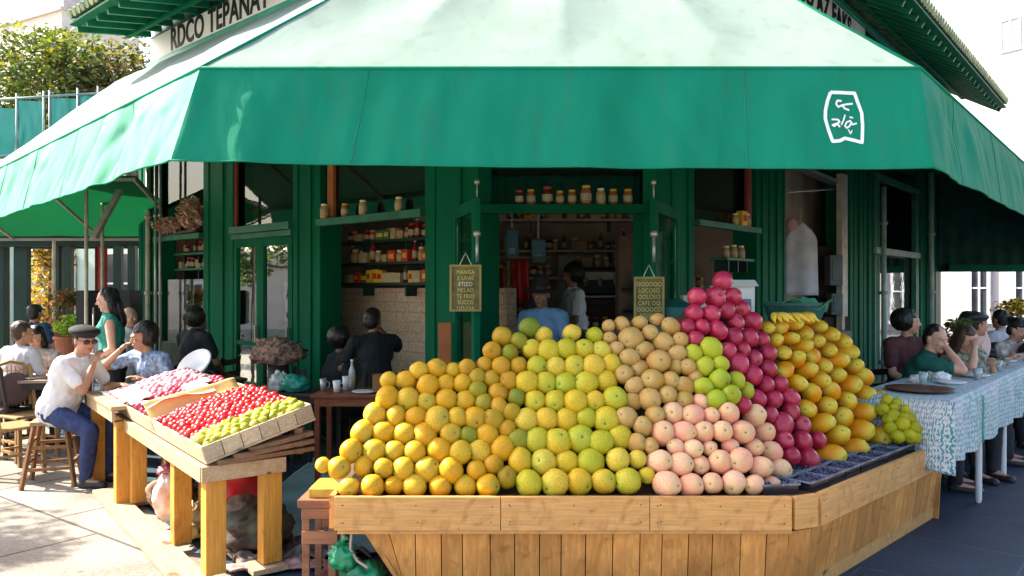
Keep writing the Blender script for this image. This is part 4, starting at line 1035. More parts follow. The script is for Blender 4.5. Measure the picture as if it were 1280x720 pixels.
STEM = {k:stemm(stem_pk if k=='G' else stem_br, 'pome' if k=='G' else 's') for k in FR}
DESC = {'A':('golden melon','golden melon pile','golden melons heaped on the left end'),
        'B':('orange','orange and green pile','oranges and green fruit behind the melons'),
        'C':('yellow-green guava','yellow-green pile','yellow-green guavas in the middle pile'),
        'D':('tan mango','tan mango pile','tan mangoes heaped above the pink guavas'),
        'E':('pink-blushed guava','pink guava pile','pink-blushed guavas at the front'),
        'F':('lime','lime patch','limes between the tan and crimson fruit'),
        'G':('crimson pomegranate','crimson pyramid','crimson pomegranates of the tall pyramid'),
        'H':('yellow mango','yellow mango pile','yellow mangoes of the right hand pile')}
FD = {k:[] for k in FR}
def row(k, y, x0, x1, n, d, j=2.2):
    for i in range(n):
        x = x0+(x1-x0)*(i/(n-1) if n>1 else 0)
        FD[k].append((x+random.uniform(-j,j)*(.4 if y>595 else 1.6), y+random.uniform(-j,j)*1.1, d*random.uniform(.86,1.13)))
row('A',608,436,608,7,28); row('A',584,421,601,7,29.5); row('A',562,444,620,7,29); row('A',541,463,606,6,29)
row('A',521,480,604,5,28); row('A',501,488,590,5,27); row('A',483,505,588,4,26); row('A',469,535,585,3,24)
FD['A'] += [(404,581,19),(559,527,34),(545,556,33),(497,480,22)]
for x,y,d in [(627,590,27),(620,567,26),(634,548,27),(607,548,25),(622,522,27),(601,480,22),(604,500,25),(616,497,26),(640,500,25),(609,478,24),(632,480,25),(622,461,25),(646,462,24),(622,441,24),(645,442,22),(632,425,27),(663,413,26),(659,431,22),(600,459,21),(586,470,22),(626,535,24),(637,515,25),(598,492,23),(610,512,24)]: FD['B'].append((x,y,d))
row('C',601,653,794,5,34,1); row('C',576,641,777,5,32); row('C',549,656,790,5,32); row('C',523,646,768,5,30); row('C',498,661,774,5,30)
row('C',477,655,765,5,28); row('C',457,665,772,5,27); row('C',440,668,765,5,25); row('C',425,684,745,3,23)
for x,y,d in [(782,434,33),(755,428,20),(782,447,26),(825,428,26),(808,415,22),(820,455,33),(779,462,25),(800,459,24),(812,474,32),(789,480,24),(806,497,30),(790,500,24),(836,414,24),(848,431,22),(845,448,24),(822,441,24),(856,461,24),(843,472,25),(828,489,25),(854,487,24),(768,442,21),(795,412,20),(780,414,20),(860,500,24),(783,520,28),(800,537,28),(808,518,26),(768,415,18),(835,460,22),(868,470,20),(822,400,18)]: FD['D'].append((x,y,d))
for x,y,d in [(830,604,35),(862,606,32),(892,604,29),(919,603,31),(943,603,26),(966,605,23),(815,574,32),(846,572,32),(875,580,26),(899,571,31),(928,569,33),(956,581,28),(983,572,29),(970,560,28),(826,541,33),(855,537,29),(884,540,30),(909,538,29),(938,539,31),(969,542,28),(837,513,30),(866,511,29),(894,517,23),(919,514,28),(946,514,30),(870,558,26),(948,558,25),(885,502,22)]: FD['E'].append((x,y,d))
for x,y,d in [(892,440,29),(867,443,24),(881,460,25),(901,476,28),(923,474,23),(904,459,22),(913,496,25),(889,497,26),(872,481,25),(932,497,22)]: FD['F'].append((x,y,d))
for x,y,d in [(902,352,25),(871,372,24),(896,373,26),(919,372,23),(865,395,24),(888,393,23),(910,391,22),(928,388,21),(857,413,22),(877,412,21),(895,415,25),(914,406,22),(936,407,26),(871,428,21),(917,427,25),(939,426,24),(954,424,21),(920,448,28),(944,448,22),(960,442,23),(940,470,27),(967,461,24),(966,484,24),(983,478,22),(963,502,24),(986,502,27),(962,520,22),(984,527,31),(999,530,25),(991,554,27),(1011,567,31),(1008,545,22),(930,508,22),(948,490,23),(927,440,20),(985,572,26),(973,546,24),(905,436,22),(1001,510,22)]: FD['G'].append((x,y,d))
HP = [(955,408),(985,398),(1010,402),(1045,425),(1075,452),(1096,482),(1106,520),(1104,545),(1075,556),(1042,568),(1020,560),(1002,500),(975,450)]
def inpoly(x,y,P):
    c=False
    for (x0,y0),(x1,y1) in zip(P,P[1:]+P[:1]):
        if (y0>y)!=(y1>y) and x<(x1-x0)*(y-y0)/(y1-y0)+x0: c=not c
    return c
yy=562; k=0
while yy>396:
    sp = 14+ (yy-396)/166*10
    x = 950+(k%2)*sp/2
    while x<1112:
        if inpoly(x,yy-(x-1020)*.22,HP): FD['H'].append((x+random.uniform(-2,2),yy-(x-1020)*.22+random.uniform(-2,2),sp*1.40))
        x += sp*1.12
    yy -= sp*.80; k+=1
def place(k, x, y, d, label, grp, mi=None):
    meshes, name = FR[k]
    t = dep(x,y)
    t += random.uniform(-.01,.02); c = at(x,y,t); r = d/2000*t
    me = meshes[mi if mi is not None else random.randrange(5)]
    o = bpy.data.objects.new(name, me); COL.objects.link(o); o.location = c
    if k in 'DEH': rot = (R(random.uniform(50,110)),random.uniform(-.6,.6),random.uniform(-.9,.9))
    elif k == 'G': rot = (R(random.uniform(20,150)),random.uniform(-1,1),random.uniform(-3,3))
    else: rot = (R(random.uniform(40,140)),random.uniform(-1.2,1.2),random.uniform(-3,3))
    o.rotation_euler = rot; s = r*(.92 if k in 'DEH' else 1.0); o.scale = (s*random.uniform(.94,1.05),s*random.uniform(.94,1.05),s*random.uniform(.92,1.06))
    tag(o, label, DESC[k][0], grp)
    q = bpy.data.objects.new('crown' if k=='G' else 'stem', STEM[k]); COL.objects.link(q); q.parent = o
    return o
FD['C'] += [(808,592,22),(800,566,24)]; FD['D'] += [(797,545,26),(812,556,22)]; FD['E'] += [(845,556,22),(884,560,22),(913,556,20)]
ALL = [[x,y,d*1.04,k,y] for k in FD for (x,y,d) in FD[k]]
for it in range(40):                       # settle the heap: push overlapping neighbours apart
    for i in range(len(ALL)):
        a = ALL[i]
        for j in range(i+1,len(ALL)):
            b = ALL[j]; dx = b[0]-a[0]; dy = b[1]-a[1]; lim = .43*(a[2]+b[2])
            if abs(dx) < lim and abs(dy) < lim:
                l = math.hypot(dx,dy)
                if 1e-3 < l < lim:
                    k_ = (lim-l)/l*.25; 
                    a[0] -= dx*k_; b[0] += dx*k_
                    a[1] -= dy*k_; b[1] += dy*k_
    for a in ALL:
        a[1] = min(a[1], bot(a[0])-a[2]*.44+8); a[1] = a[1]*.93+a[4]*.07
        a[0] = min(a[0], 1104 if a[1] > 505 else 1060+(a[1]-440)*.6)
FD = {k:[(a[0],a[1],a[2]) for a in ALL if a[3]==k] for k in FD}
for k in FD:
    L = sorted(FD[k], key=lambda a:-a[1]); rows = []
    for f in L:
        if rows and abs(rows[-1][0][1]-f[1]) < 9.5: rows[-1].append(f)
        else: rows.append([f])
    for ri, rw in enumerate(rows):
        rw.sort()
        for i,(x,y,d) in enumerate(rw):
            rn = 'bottom row' if ri==0 else ('top row' if ri==len(rows)-1 else ORD[ri+1]+' row up')
            pos = (ORD[i+1]+' from left in '+rn) if len(rw)>1 else ('alone in '+rn)
            place(k,x,y,d, f'{DESC[k][0]} {pos} of {DESC[k][1]}', DESC[k][2])
print('fruit', {k:len(v) for k,v in FD.items()})
# yellow-green bunch on the counter end
gp = fruit('skin_custard', [(.50,.55,.03),(.60,.60,.04),(.42,.50,.03)], rough=.4)
cm = fmesh('small_green_fig', gp, 'round', 9)
n_=0
for x,y,d in [(1109,500,15),(1121,503,14),(1103,512,17),(1117,520,18),(1133,512,15),(1140,523,16),(1128,530,20),(1144,535,16),(1113,535,16),(1137,545,18),(1122,546,18),(1110,524,15),(1146,547,13),(1130,520,14),(1117,510,13)]:
    n_+=1; t = 5.46+(545-y)*.004; c = at(x,y,t); r = d/2000*t
    o = bpy.data.objects.new('green_fig', cm); COL.objects.link(o); o.location=c; o.scale=(r,r,r); o.rotation_euler=(random.uniform(0,3),random.uniform(0,3),0)
    tag(o, 'small yellow-green fig in the cluster on the counter corner beside the lace cloth', 'fig', 'yellow-green figs at the counter corner')
# punnets of dark berries along the counter side
pun = M('punnet_plastic',(.012,.013,.018),.2,.2,5,0,spec=.8); berry = M('blueberry',(.012,.014,.035),.4,.5,40,.2,90,col2=(.07,.08,.16)); dberry = M('date_brown',(.16,.05,.015),.35,.4,30)
rimw = M('punnet_rim',(.16,.17,.21),.4,.8,90)
def punnet(mat, name):
    t = thing('berry_punnet', 'x', 'punnet', (0,0,0))
    mb = MB(); a=.105; b=.075; h=.045
    mb.bb(-a,a,-b,b,0,.004); mb.bb(-a,-a+.004,-b,b,.004,h); mb.bb(a-.004,a,-b,b,.004,h); mb.bb(-a+.004,a-.004,-b,-b+.004,.004,h); mb.bb(-a+.004,a-.004,b-.004,b,.004,h)
    mb.build('tray', pun, t, local=True)
    mb = MB(); mb.bb(-a-.008,a+.008,-b-.008,-b,h,h+.009); mb.bb(-a-.008,a+.008,b,b+.008,h,h+.009); mb.bb(-a-.008,-a,-b,b,h,h+.009); mb.bb(a,a+.008,-b,b,h,h+.009); mb.build('rim', rimw, t, local=True)
    mb = MB(); rnd = random.Random(5)
    for i in range(8):
        for j in range(6): mb.ell((-a+.016+i*.0252+rnd.uniform(-.005,.005),-b+.015+j*.024+rnd.uniform(-.004,.004),.036+rnd.uniform(-.008,.010)),rnd.uniform(.010,.013),8,6)
    o = mb.build('berries', mat, t, local=True, smooth=True); o['kind'] = 'stuff'
    return t
pb = punnet(berry,'b'); pd = punnet(dberry,'d')
SDv = V((1.6,1.6,0)).normalized(); IN = V((-.707,.707,0)); o0 = V((1.66,4.41,.58)); cnt = {}
first = {'b':pb,'d':pd}; used = set()
spots = []
for rI,wI in enumerate((.07,.24,.41)):
    for i in range(9):
        s = -.02+i*.225-.0*rI
        if rI == 1 and not (-.1 < s < 1.75): continue
        if rI == 2 and not (-.1 < s < .2 ): continue
        spots.append((rI,i,s,wI))
spots += [(0,-1,-.24,.16),(1,-1,-.30,.33)]
for rI,i,s,wI in spots:
    p = o0+SDv*(s+.1)+IN*wI
    k = 'd' if (i in (3,6,7,8) and rI>0) or (rI==0 and i==8) else 'b'
    rz = R(45)+random.uniform(-.05,.05)
    if i == -1: rz = R(10)
    lab = f"{'dark blue berry' if k=='b' else 'brown date'} punnet, {ORD[(i+1) if i>=0 else 1]+' from the near corner' if i>=0 else 'turned sideways by the near corner'}, {'outer' if rI==0 else 'second' if rI==1 else 'inner'} line"
    if k not in used:
        used.add(k); t = first[k]; t.location = p; t.rotation_euler.z = rz
    else: t = dup(first[k], p, rz)
    t['label'] = lab; t['group'] = 'berry punnets lining the counter side'

# white cartons and tubs behind the fruit
def cartonbox(label, c, d, rz, m, name='carton', cat='carton', flap=True):
    t = thing(name, label, cat, c, rz)
    mb = MB(); mb.bb(-d[0]/2,d[0]/2,-d[1]/2,d[1]/2,0,d[2]); mb.build('box', m, t, local=True, bevel=.004)
    if flap:
        mb = MB(); mb.box((0,-d[1]/2-.03,d[2]+.02),(d[0],.08,.006),M=Matrix.Rotation(R(35),3,'X')); mb.build('flap', m, t, local=True)
        mb = MB(); mb.bb(d[0]*.1,d[0]*.38,-d[1]/2-.003,-d[1]/2-.001,d[2]*.3,d[2]*.7); mb.build('print', M('print_grey',(.2,.22,.24),.7), t, local=True)
    return t
mb = MB(); mb.bb(.95,3.1,6.25,6.85,.70,.76); 
for x in (1.0,3.05):
    for y in (6.3,6.8): mb.bb(x-.03,x+.03,y-.03,y+.03,0,.70)
tag(mb.build('back_bench', brownw, bevel=.004), 'narrow dark bench behind the crimson and yellow fruit holding cartons', 'bench')
mb = MB(); mb.bb(1.3,2.7,6.35,6.8,.76,1.36)
tag(mb.build('crate_stack', M('grey_crate',(.10,.11,.10),.7), bevel=.01), 'dull grey crate on the back bench under the white carton', 'crate')
cartonbox('white carton with grey print standing right behind the crimson pyramid', (1.80,6.55,1.36), (.28,.26,.36), R(8), paper)
cartonbox('small cream paper box behind the top pomegranate', (1.48,6.5,1.36), (.20,.22,.28), R(-6), M('cream_paper',(.62,.60,.48),.7), flap=False)
mb = MB(); mb.lathe([(0,0),(.17,0),(.24,.20),(.25,.20),(.25,.225),(.22,.225),(.16,.03),(0,.03)], n=24)
tag(mb.build('tub', M('dark_tub',(.02,.09,.08),.5), loc=(2.28,6.45,1.36), local=True), 'green plastic basin on the crate above the yellow mangoes', 'basin'); 
mb = MB(); mb.grid(lambda u,v: V((-.2+.4*u, -.13+.26*v, .17+.05*math.sin(u*7+v*3)+.05*math.cos(v*6)+.04*noise.noise(V((u*5,v*5,1))))),20,14)
tag(mb.build('produce_bag', M('green_film',(.10,.34,.20),.3,.3), loc=(2.30,6.36,1.36), local=True, thick=.003), 'crumpled light green plastic bag lying over the green basin', 'bag')
mb = MB(); mb.lathe([(0,0),(.20,0),(.20,.24),(.19,.30),(.05,.36),(0,.36)], n=24)
tag(mb.build('green_drum', M('dark_tub2',(.012,.10,.08),.5), loc=(1.28,6.3,1.25), local=True), 'dark green rounded drum left of the crimson pyramid', 'drum')
mb = MB(); mb.bb(1.05,1.5,6.1,6.5,.76,1.25); tag(mb.build('wooden_box', brownw, bevel=.005), 'brown wooden box under the dark green drum', 'box')
# bananas on top of the mango pile
ban = M('banana_skin',(.75,.50,.04),.5,.2,20)
for bi,(x,y) in enumerate([(970,404),(986,404),(1002,404)]):
    t = dep(x,y)+.02; c = at(x,y,t); th = thing('banana_bunch', f'bunch of ripe bananas, {ORD[bi+1]} from left on top of the yellow mango pile', 'bananas', c, random.uniform(-1,1), 'banana bunches behind the mangoes')
    for i in range(4):
        a = -.5+i*.33; mb = MB(); pts = [V((math.sin(a)*.03*k_+.01*i, -.012*k_*k_*.35, .055-.012*k_*k_*.45+.01*k_))+V((math.sin(a)*.02*k_,0,0)) for k_ in range(5)]
        mb.tube(pts,[.008,.018,.020,.017,.006],8); mb.build('banana', ban, th, local=True, smooth=True)

# ------------------------------------------------------------------ crate, tarp and green bags at the counter's left end
mb = MB(); mb.bb(-1.12,-.96,4.40,4.66,.545,.595)
tag(mb.build('yellow_box', M('yellow_card',(.45,.28,.03),.6,.3,12), bevel=.005), 'flat yellow box lid wedged under the leftmost mango', 'box')
t = thing('wooden_crate', 'reddish slatted wooden crate stacked at the left end of the counter', 'crate', (-1.1,4.5,.0))
cr = wood('crate_red_wood',(.38,.16,.08),(.26,.10,.05),'x',.6)
mb = MB(); mb.bb(-1.17,-.955,4.36,4.70,.50,.543); mb.bb(-1.15,-.955,4.37,4.39,.30,.37); mb.bb(-1.15,-.955,4.67,4.69,.30,.37); mb.bb(-1.15,-.955,4.365,4.385,.44,.498); mb.build('slats', cr, t, bevel=.003)
for x in (-1.13,-.985):
    for y in (4.39,4.68): mb = MB(); mb.bb(x-.02,x+.02,y-.012,y+.012,0,.498); mb.build('leg', cr, t, bevel=.003)
def lump(name, label, cat, c, r, m, seed, amp=.25, fr_=2.5, squash=1, group=None, knot=False, mats=None):
    mb = MB(); mb.ell((0,0,0),1,28,20)
    for p in mb.v:
        k = 1+amp*noise.noise(p*fr_+V((seed*3.1,0,0)))+amp*.4*noise.noise(p*fr_*2.6+V((seed,5,0)))
        p *= k; p.x*=r[0]; p.y*=r[1]; p.z*=r[2]
        if p.z < -r[2]*.7: p.z = -r[2]*.7
    if knot:
        mb.tube([(0,0,r[2]*.85),(.01,0,r[2]*1.15),(.03,0,r[2]*1.35)],[.03,.012,.035],8)
    return tag(mb.build(name, m, loc=(c[0],c[1],c[2]+r[2]*.7), local=True, smooth=True), label, cat, group)
gb = M('green_bag_film',(.008,.22,.09),.3,.4,9,.4,30,spec=.6)
t_ = lump('plastic_bag','knotted bright green plastic bag hanging under the counter overhang','bag',(-.93,4.38,.17),(.075,.06,.085),gb,3,.35,3,knot=True)
mb = MB(); mb.tube([(-.93,4.38,.30),(-.925,4.36,.42)],.004,5); mb.tube([(-.87,4.35,.40),(-.88,4.35,.28),(-.84,4.34,.22),(-.78,4.32,.19)],.007,6)
tag(mb.build('cord', M('cord_tan',(.45,.30,.24),.8)), 'tan cord dangling from the counter overhang above green bags', 'cord')
lump('plastic_bag','green bag of leaves on the floor below the hanging one','bag',(-.83,4.42,.0),(.12,.10,.11),gb,5,.4,3)
lump('cloth_bundle','dark maroon bundle on the floor by the green bags','bundle',(-.96,4.6,0),(.12,.1,.10),M('maroon',(.10,.02,.02),.8,.4,10),6,.35)
tarp = M('blue_tarp',(.26,.42,.47),.6,.35,2.5,.5,6,col2=(.36,.52,.56))
mb = MB(); mb.grid(lambda u,v: V((-2.0+1.45*u+.05*v, 5.05+2.9*v, .012+.018*(1+noise.noise(V((u*4,v*5,2))))+.01*noise.noise(V((u*13,v*11,4))))), 50, 60)
tag(mb.build('floor_tarp', tarp, smooth=True, thick=.003), 'dusty blue tarp spread on the ground between the two stalls', 'tarp')
rug = M('dark_rug',(.05,.035,.04),.95,.8,16,.6,60,col2=(.26,.22,.20))
mb = MB(); mb.grid(lambda u,v: V((-1.62+.75*u-.28*v, 4.78+.40*v+.18*u, .03+.09*abs(noise.noise(V((u*5,v*3,6))))+.03*noise.noise(V((u*14,v*11,3))))), 50, 26)
tag(mb.build('patterned_rug', rug, smooth=True, thick=.01), 'dark flecked rug bunched on the ground right of the berry stall', 'rug')
rugr = M('red_weave',(.36,.03,.03),.9,.5,12,.5,50,col2=(.60,.42,.36))
mb = MB(); mb.grid(lambda u,v: V((-1.66+.60*u-.1*v, 4.70+.10*v+.10*u, .03+.04*abs(noise.noise(V((u*5,v*3,16)))))), 30, 10)
tag(mb.build('red_bag', rugr, smooth=True, thick=.012), 'red and white striped woven bag lying flat before the dark rug', 'bag')

# ------------------------------------------------------------------ berry stall on the left
NN = V((-1.73,4.53,0)); TX = V((-.6,.8,0)); TW = V((.8,.6,0)); RZ = math.atan2(.8,-.6)
lw = wood('stall_leg_wood',(.75,.36,.06),(.62,.26,.03),'z',.5,.15); lx = wood('stall_board_wood',(.66,.44,.22),(.52,.31,.13),'y',.6,.2); lxx = wood('stall_plank_wood',(.62,.42,.24),(.48,.30,.15),'x',.6,.2)
def TL(t,w_,z): return (t,-w_,z)            # table-local coordinates
def tb(mb,t0,t1,w0,w1,z0,z1): return mb.bb(t0,t1,-w1,-w0,z0,z1)
tbl = thing('berry_stall', 'long narrow stall on thick orange legs carrying trays of red berries', 'stall', tuple(NN), RZ)
mb = MB(); tb(mb,0,2.45,-.02,.46,.655,.685); mb.build('table_top', lxx, tbl, local=True, bevel=.003)
mb = MB(); tb(mb,.0,2.45,-.035,-.021,.60,.69); mb.build('front_rail', lxx, tbl, local=True, bevel=.003)
mb = MB(); tb(mb,-.018,-.002,-.03,.46,.60,.69); mb.build('end_rail', lxx, tbl, local=True, bevel=.003)
for t0,w0,ww in ((.01,.0,.115),(.01,.33,.115),(.70,.0,.11),(1.93,.0,.11),(2.33,.34,.10),(1.3,.34,.10)):
    mb = MB(); tb(mb,t0,t0+ww*.9,w0,w0+ww,.06,.652); mb.build('leg', lw, tbl, local=True, bevel=.004)
mb = MB(); tb(mb,-.05,2.6,-.16,.02,.022,.056); tb(mb,-.05,2.6,.25,.46,.022,.056); tb(mb,.9,1.1,.022,.248,.02,.05); tb(mb,2.0,2.2,.022,.248,.02,.05); mb.build('base_plank', lxx, tbl, local=True, bevel=.004)
ft = thing('lean_table', 'higher wooden table end where the man in white leans', 'table', tuple(NN+TX*2.0), RZ)
mb = MB(); tb(mb,.0,1.15,-.13,.85,.77,.80); mb.build('table_top', lxx, ft, local=True, bevel=.004)
mb = MB(); tb(mb,.02,1.13,-.12,-.10,.68,.768); tb(mb,1.11,1.13,-.098,.83,.68,.768); mb.build('apron', lxx, ft, local=True)
for t0,w0 in ((-.0,-.09),(1.0,-.09),(1.0,.70),(.03,.70)):
    mb = MB(); tb(mb,t0+.02,t0+.12,w0,w0+.10,.0,.678); mb.build('leg', lw, ft, local=True, bevel=.004)
# tilted trays
slope = .29; ca = math.atan(slope)
Wt = (TW*math.cos(ca)+V((0,0,math.sin(ca)))); NT = Wt.cross(TX).normalized()
if NT.z < 0: NT = -NT
def tp(t,w_,h): return NN+V((0,0,.70))+TX*t+Wt*w_+NT*h
MT = Matrix((Wt,TX,NT)).transposed()
def tbox(mb,t0,t1,w0,w1,h0,h1): return mb.box(tp((t0+t1)/2,(w0+w1)/2,(h0+h1)/2),(w1-w0,t1-t0,h1-h0),M=MT)
crw = wood('pale_crate_wood',(.66,.52,.34),(.54,.40,.24),'x',.7,.35)
def crate(label,t0,t1,w0=.0,w1=.68):
    c = thing('fruit_tray', label, 'tray', tuple(tp(t0,w0,0)), 0, 'shallow wooden trays on the berry stall')
    mb = MB(); tbox(mb,t0,t1,w0,w1,0,.012); mb.build('bottom', crw, c)
    mb = MB(); n=6
    for i in range(n): a=w0+(w1-w0)*i/n; tbox(mb,t0,t0+.014,a+.002,a+(w1-w0)/n-.002,.013,.105)
    mb.build('end_board', crw, c, bevel=.003)
    mb = MB(); tbox(mb,t1-.014,t1,w0,w1,.013,.105); mb.build('end_board', crw, c, bevel=.003)
    mb = MB()
    n=3
    for i in range(n): a=t0+.015+(t1-t0-.03)*i/n; tbox(mb,a+.002,a+(t1-t0-.03)/n-.002,w0,w0+.014,.013,.105)
    mb.build('side_board', crw, c, bevel=.003)
    mb = MB(); tbox(mb,t0+.015,t1-.015,w1-.014,w1,.013,.105); mb.build('side_board', crw, c, bevel=.003)
    return c
c1 = crate('nearest wooden tray of glossy red berries edged with green limes',0,1.18)
c2 = crate('middle wooden tray holding crimson berries behind a cardboard divider',1.19,1.98)
c3 = crate('far wooden tray with pink and white radishes and loose paper',1.99,2.75)
sup = wood('old_slat_wood',(.36,.20,.10),(.24,.12,.06),'x',.8,.5)
s_ = thing('slat_stack', 'stack of old brown crate slats wedging up the near tray', 'slats', tuple(NN+V((0,0,.69))), 0)
mb = MB(); rnd = random.Random(4)
for i in range(6):
    w0 = .05+i*.085
    hgt = .03*(i+1)
    p = NN+TW*(.08+.1*i)*1+V((0,0,.0))
for j in range(3):                       # boards running with w, fanning up under the tray end
    for tt in (.02,.55,1.05):
        a = NN+TX*(tt+rnd.uniform(-.01,.01))+V((0,0,.70)); 
        b = a+TW*.63+V((0,0,.02+.046*j)); a = a+TW*(.06+.09*j)+V((0,0,.004+.024*j))
        mb.beam(a, b, .026, .09) if False else mb.beam(a, b, .10, .026)
mb.build('slats', sup, s_, bevel=.002)
for tt in (.03,1.08):
    mb = MB(); mb.beam(NN+TX*tt+TW*.56+V((0,0,.69)), NN+TX*tt+TW*.56+V((0,0,.85)), .05,.05)
    mb.build('block', sup, s_, bevel=.003)
# loose fruit on the trays
redb = fruit('skin_redberry', [(.58,.006,.010),(.66,.012,.015),(.46,.004,.02),(.72,.05,.05)], rough=.3, spec=.4, blush=(.34,.002,.01), speck=(.7,.25,.2), gain=(1.05,1,1), poles=(.6,.06,.04))
crim = fruit('skin_crimson', [(.42,.01,.05),(.50,.02,.08),(.34,.005,.04)], rough=.4, blush=(.60,.25,.30), speck=(.7,.4,.45), gain=(1.1,1,1), poles=(.6,.2,.2))
rad = fruit('skin_radish', [(.62,.10,.20),(.72,.30,.36),(.80,.62,.62),(.50,.04,.12)], rough=.45, blush=(.8,.7,.68), gain=(1,1,1), poles=(.8,.7,.6))
limm = fruit('skin_limes', [(.42,.50,.03),(.55,.56,.06),(.34,.46,.03),(.62,.58,.12)], rough=.35, blush=(.65,.62,.25))
mr_, mc_, mrad, ml_ = fmesh('red_berry', redb,'oval',1,14,10), fmesh('crimson_berry', crim,'round',2,14,10), fmesh('radish', rad,'round',4,14,10), fmesh('lime', limm,'oval',5,16,12)
def heap(me, name, label, cat, grp, t0,t1,w0,w1,sp,r,hbase,mound,skip=0.0):
    n=0; t=t0; k=0
    while t < t1:
        w_ = w0+(k%2)*sp/2
        while w_ < w1:
            if random.random() >= skip:
                u=(t-t0)/(t1-t0); v=(w_-w0)/(w1-w0)
                h = hbase+mound*math.sin(math.pi*min(max(u,.04),.96))**.6*math.sin(math.pi*min(max(v,.1),.9))**.6+random.uniform(-.006,.012)
                o = bpy.data.objects.new(name, me); COL.objects.link(o); o.location = tp(t+random.uniform(-.008,.008),w_+random.uniform(-.008,.008),h)
                s = r*random.uniform(.85,1.12); o.scale=(s,s,s); o.rotation_euler=(random.uniform(-2,2),random.uniform(-2,2),random.uniform(-3,3))
                tag(o,label,cat,grp); n+=1
            w_ += sp
        t += sp*.87; k+=1
    return n
def liner(c, m, t0,t1,w0,w1,hb,mound,name='lining'):
    mb = MB(); mb.grid(lambda u,v: tp(t0+(t1-t0)*u, w0+(w1-w0)*v, hb+mound*math.sin(math.pi*u)**.6*math.sin(math.pi*v)**.6), 20, 14); mb.build(name, m, c, smooth=True)
liner(c1, M('tray_liner_red',(.22,.01,.012),.8), .28,1.165,.016,.664,.070,.055)
liner(c1, M('tray_liner_green',(.14,.20,.03),.8), .016,.27,.016,.664,.060,.03)
liner(c2, M('tray_liner_crimson',(.25,.02,.04),.8), 1.21,1.96,.016,.664,.075,.05)
liner(c3, M('tray_liner_pink',(.45,.25,.25),.8), 2.01,2.735,.016,.664,.075,.05)
print('heap', heap(mr_,'red_berry','glossy red berry in the heap filling the nearest tray','berry','red berries in the nearest tray',.31,1.16,.035,.65,.0455,.0235,.085,.06,.06),
 heap(ml_,'small_lime','small yellow-green lime along the near end of the nearest tray','lime','limes edging the nearest tray',.045,.30,.04,.65,.058,.031,.085,.035),
 heap(mc_,'crimson_berry','matte crimson berry in the middle tray','berry','crimson berries in the middle tray',1.42,1.95,.04,.65,.056,.03,.09,.05,.05),
 heap(mrad,'radish','small pink and white radish in the far tray','radish','radishes in the far tray',2.03,2.73,.04,.65,.056,.029,.09,.05,.12))
# paper and card on the trays
def sheet(name,label,cat,m,fn,nu=16,nv=10):
    mb = MB(); mb.grid(fn,nu,nv); return tag(mb.build(name,m,smooth=True,thick=.003),label,cat)
sheet('cardboard_divider','bent yellow cardboard sheet dividing the red berries from the crimson ones','cardboard',M('yellow_board',(.72,.50,.16),.7,.15,5),
  lambda u,v: tp(1.20-.02*math.sin(u*3)+.10*v, .0+.64*u, .07+.15*v*(1-.35*u)+.01*noise.noise(V((u*6,v*4,3)))))
sheet('paper_sheet','white crumpled paper folded over the middle tray by the cardboard','paper',paper,
  lambda u,v: tp(1.24+.42*v-.06*u, .01+.46*u, .175+.03*math.sin(u*5+v*3)+.03*noise.noise(V((u*4,v*4,8)))-.02*v))
sheet('paper_sheet','white paper lining drooping over the far tray front','paper',paper,
  lambda u,v: tp(1.75+.60*u, .16*v-.0, .14+.02*math.sin(u*8)+.02*noise.noise(V((u*4,v*4,1)))+.02*v))
sheet('paper_sheet','pale paper scrap among the crimson berries at the back','paper',paper,
  lambda u,v: tp(1.5+.20*u, .36+.18*v, .165+.02*noise.noise(V((u*4,v*4,11)))))
# newspaper, bowl on lean table
sheet('newspaper','folded white newspaper at the corner of the higher table','newspaper',paper,
  lambda u,v: NN+TX*(2.75+.36*u)+TW*(-.05+.50*v)+V((0,0,.806+.012*math.sin(u*5)+.006*noise.noise(V((u*5,v*4,2))))))
mb = MB(); mb.lathe([(0,0),(.09,0),(.20,.10),(.215,.105),(.205,.12),(.085,.012),(0,.012)], n=28)
b = tag(mb.build('serving_dome', M('white_enamel',(.78,.76,.72),.3,.05), loc=tuple(tp(2.50,.72,.10)), local=True, smooth=True), 'white enamel bowl tipped up behind the far tray', 'bowl'); b.rotation_euler=(R(50),R(-20),R(-10)); b.scale=(.8,.7,.8)
# under the stall
def upos(t,w_): p = NN+TX*t+TW*w_; return (p.x,p.y,.06)
lump('paper_bag','white paper sack with orange print under the berry stall','sack',upos(1.35,.13),(.10,.12,.20),M('sack_print',(.72,.68,.60),.8,.1,9,.3,20,col2=(.72,.25,.08)),11,.25,2.2)
lump('red_sack','bright red plastic sack under the middle of the stall','sack',upos(1.25,.60),(.22,.24,.25),M('red_film',(.50,.012,.012),.4,.3,4,.4,15),12,.25,2)
lump('onion_net','netted bag of yellow onions on the stall base plank','onions',upos(.98,.18),(.09,.14,.11),M('onion_net_m',(.62,.42,.14),.6,.5,18,.4,60,col2=(.75,.62,.40)),13,.35,4)
lump('yellow_squash','pale yellow squash on the base plank between the stall legs','squash',upos(.80,.12),(.05,.06,.06),M('squash_skin',(.72,.56,.20),.5),14,.1)
lump('cloth_bundle','brown patterned cloth bundle under the far half of the stall','bundle',upos(1.75,.25),(.16,.22,.14),M('brown_cloth',(.20,.10,.05),.9,.6,12,.4,40,col2=(.35,.22,.14)),15,.3)
lump('cloth_bundle','dark green cloth bundle under the near end of the stall','bundle',upos(.45,.45),(.22,.28,.13),M('darkred_cloth',(.10,.03,.03),.9,.6,10,.4,40,col2=(.07,.09,.06)),16,.35)
lump('cloth_bundle','grey brown tangle of sacking behind the onion net','bundle',upos(.78,.50),(.2,.2,.12),M('sacking',(.16,.11,.08),.95,.6,12,.5,50),17,.4)
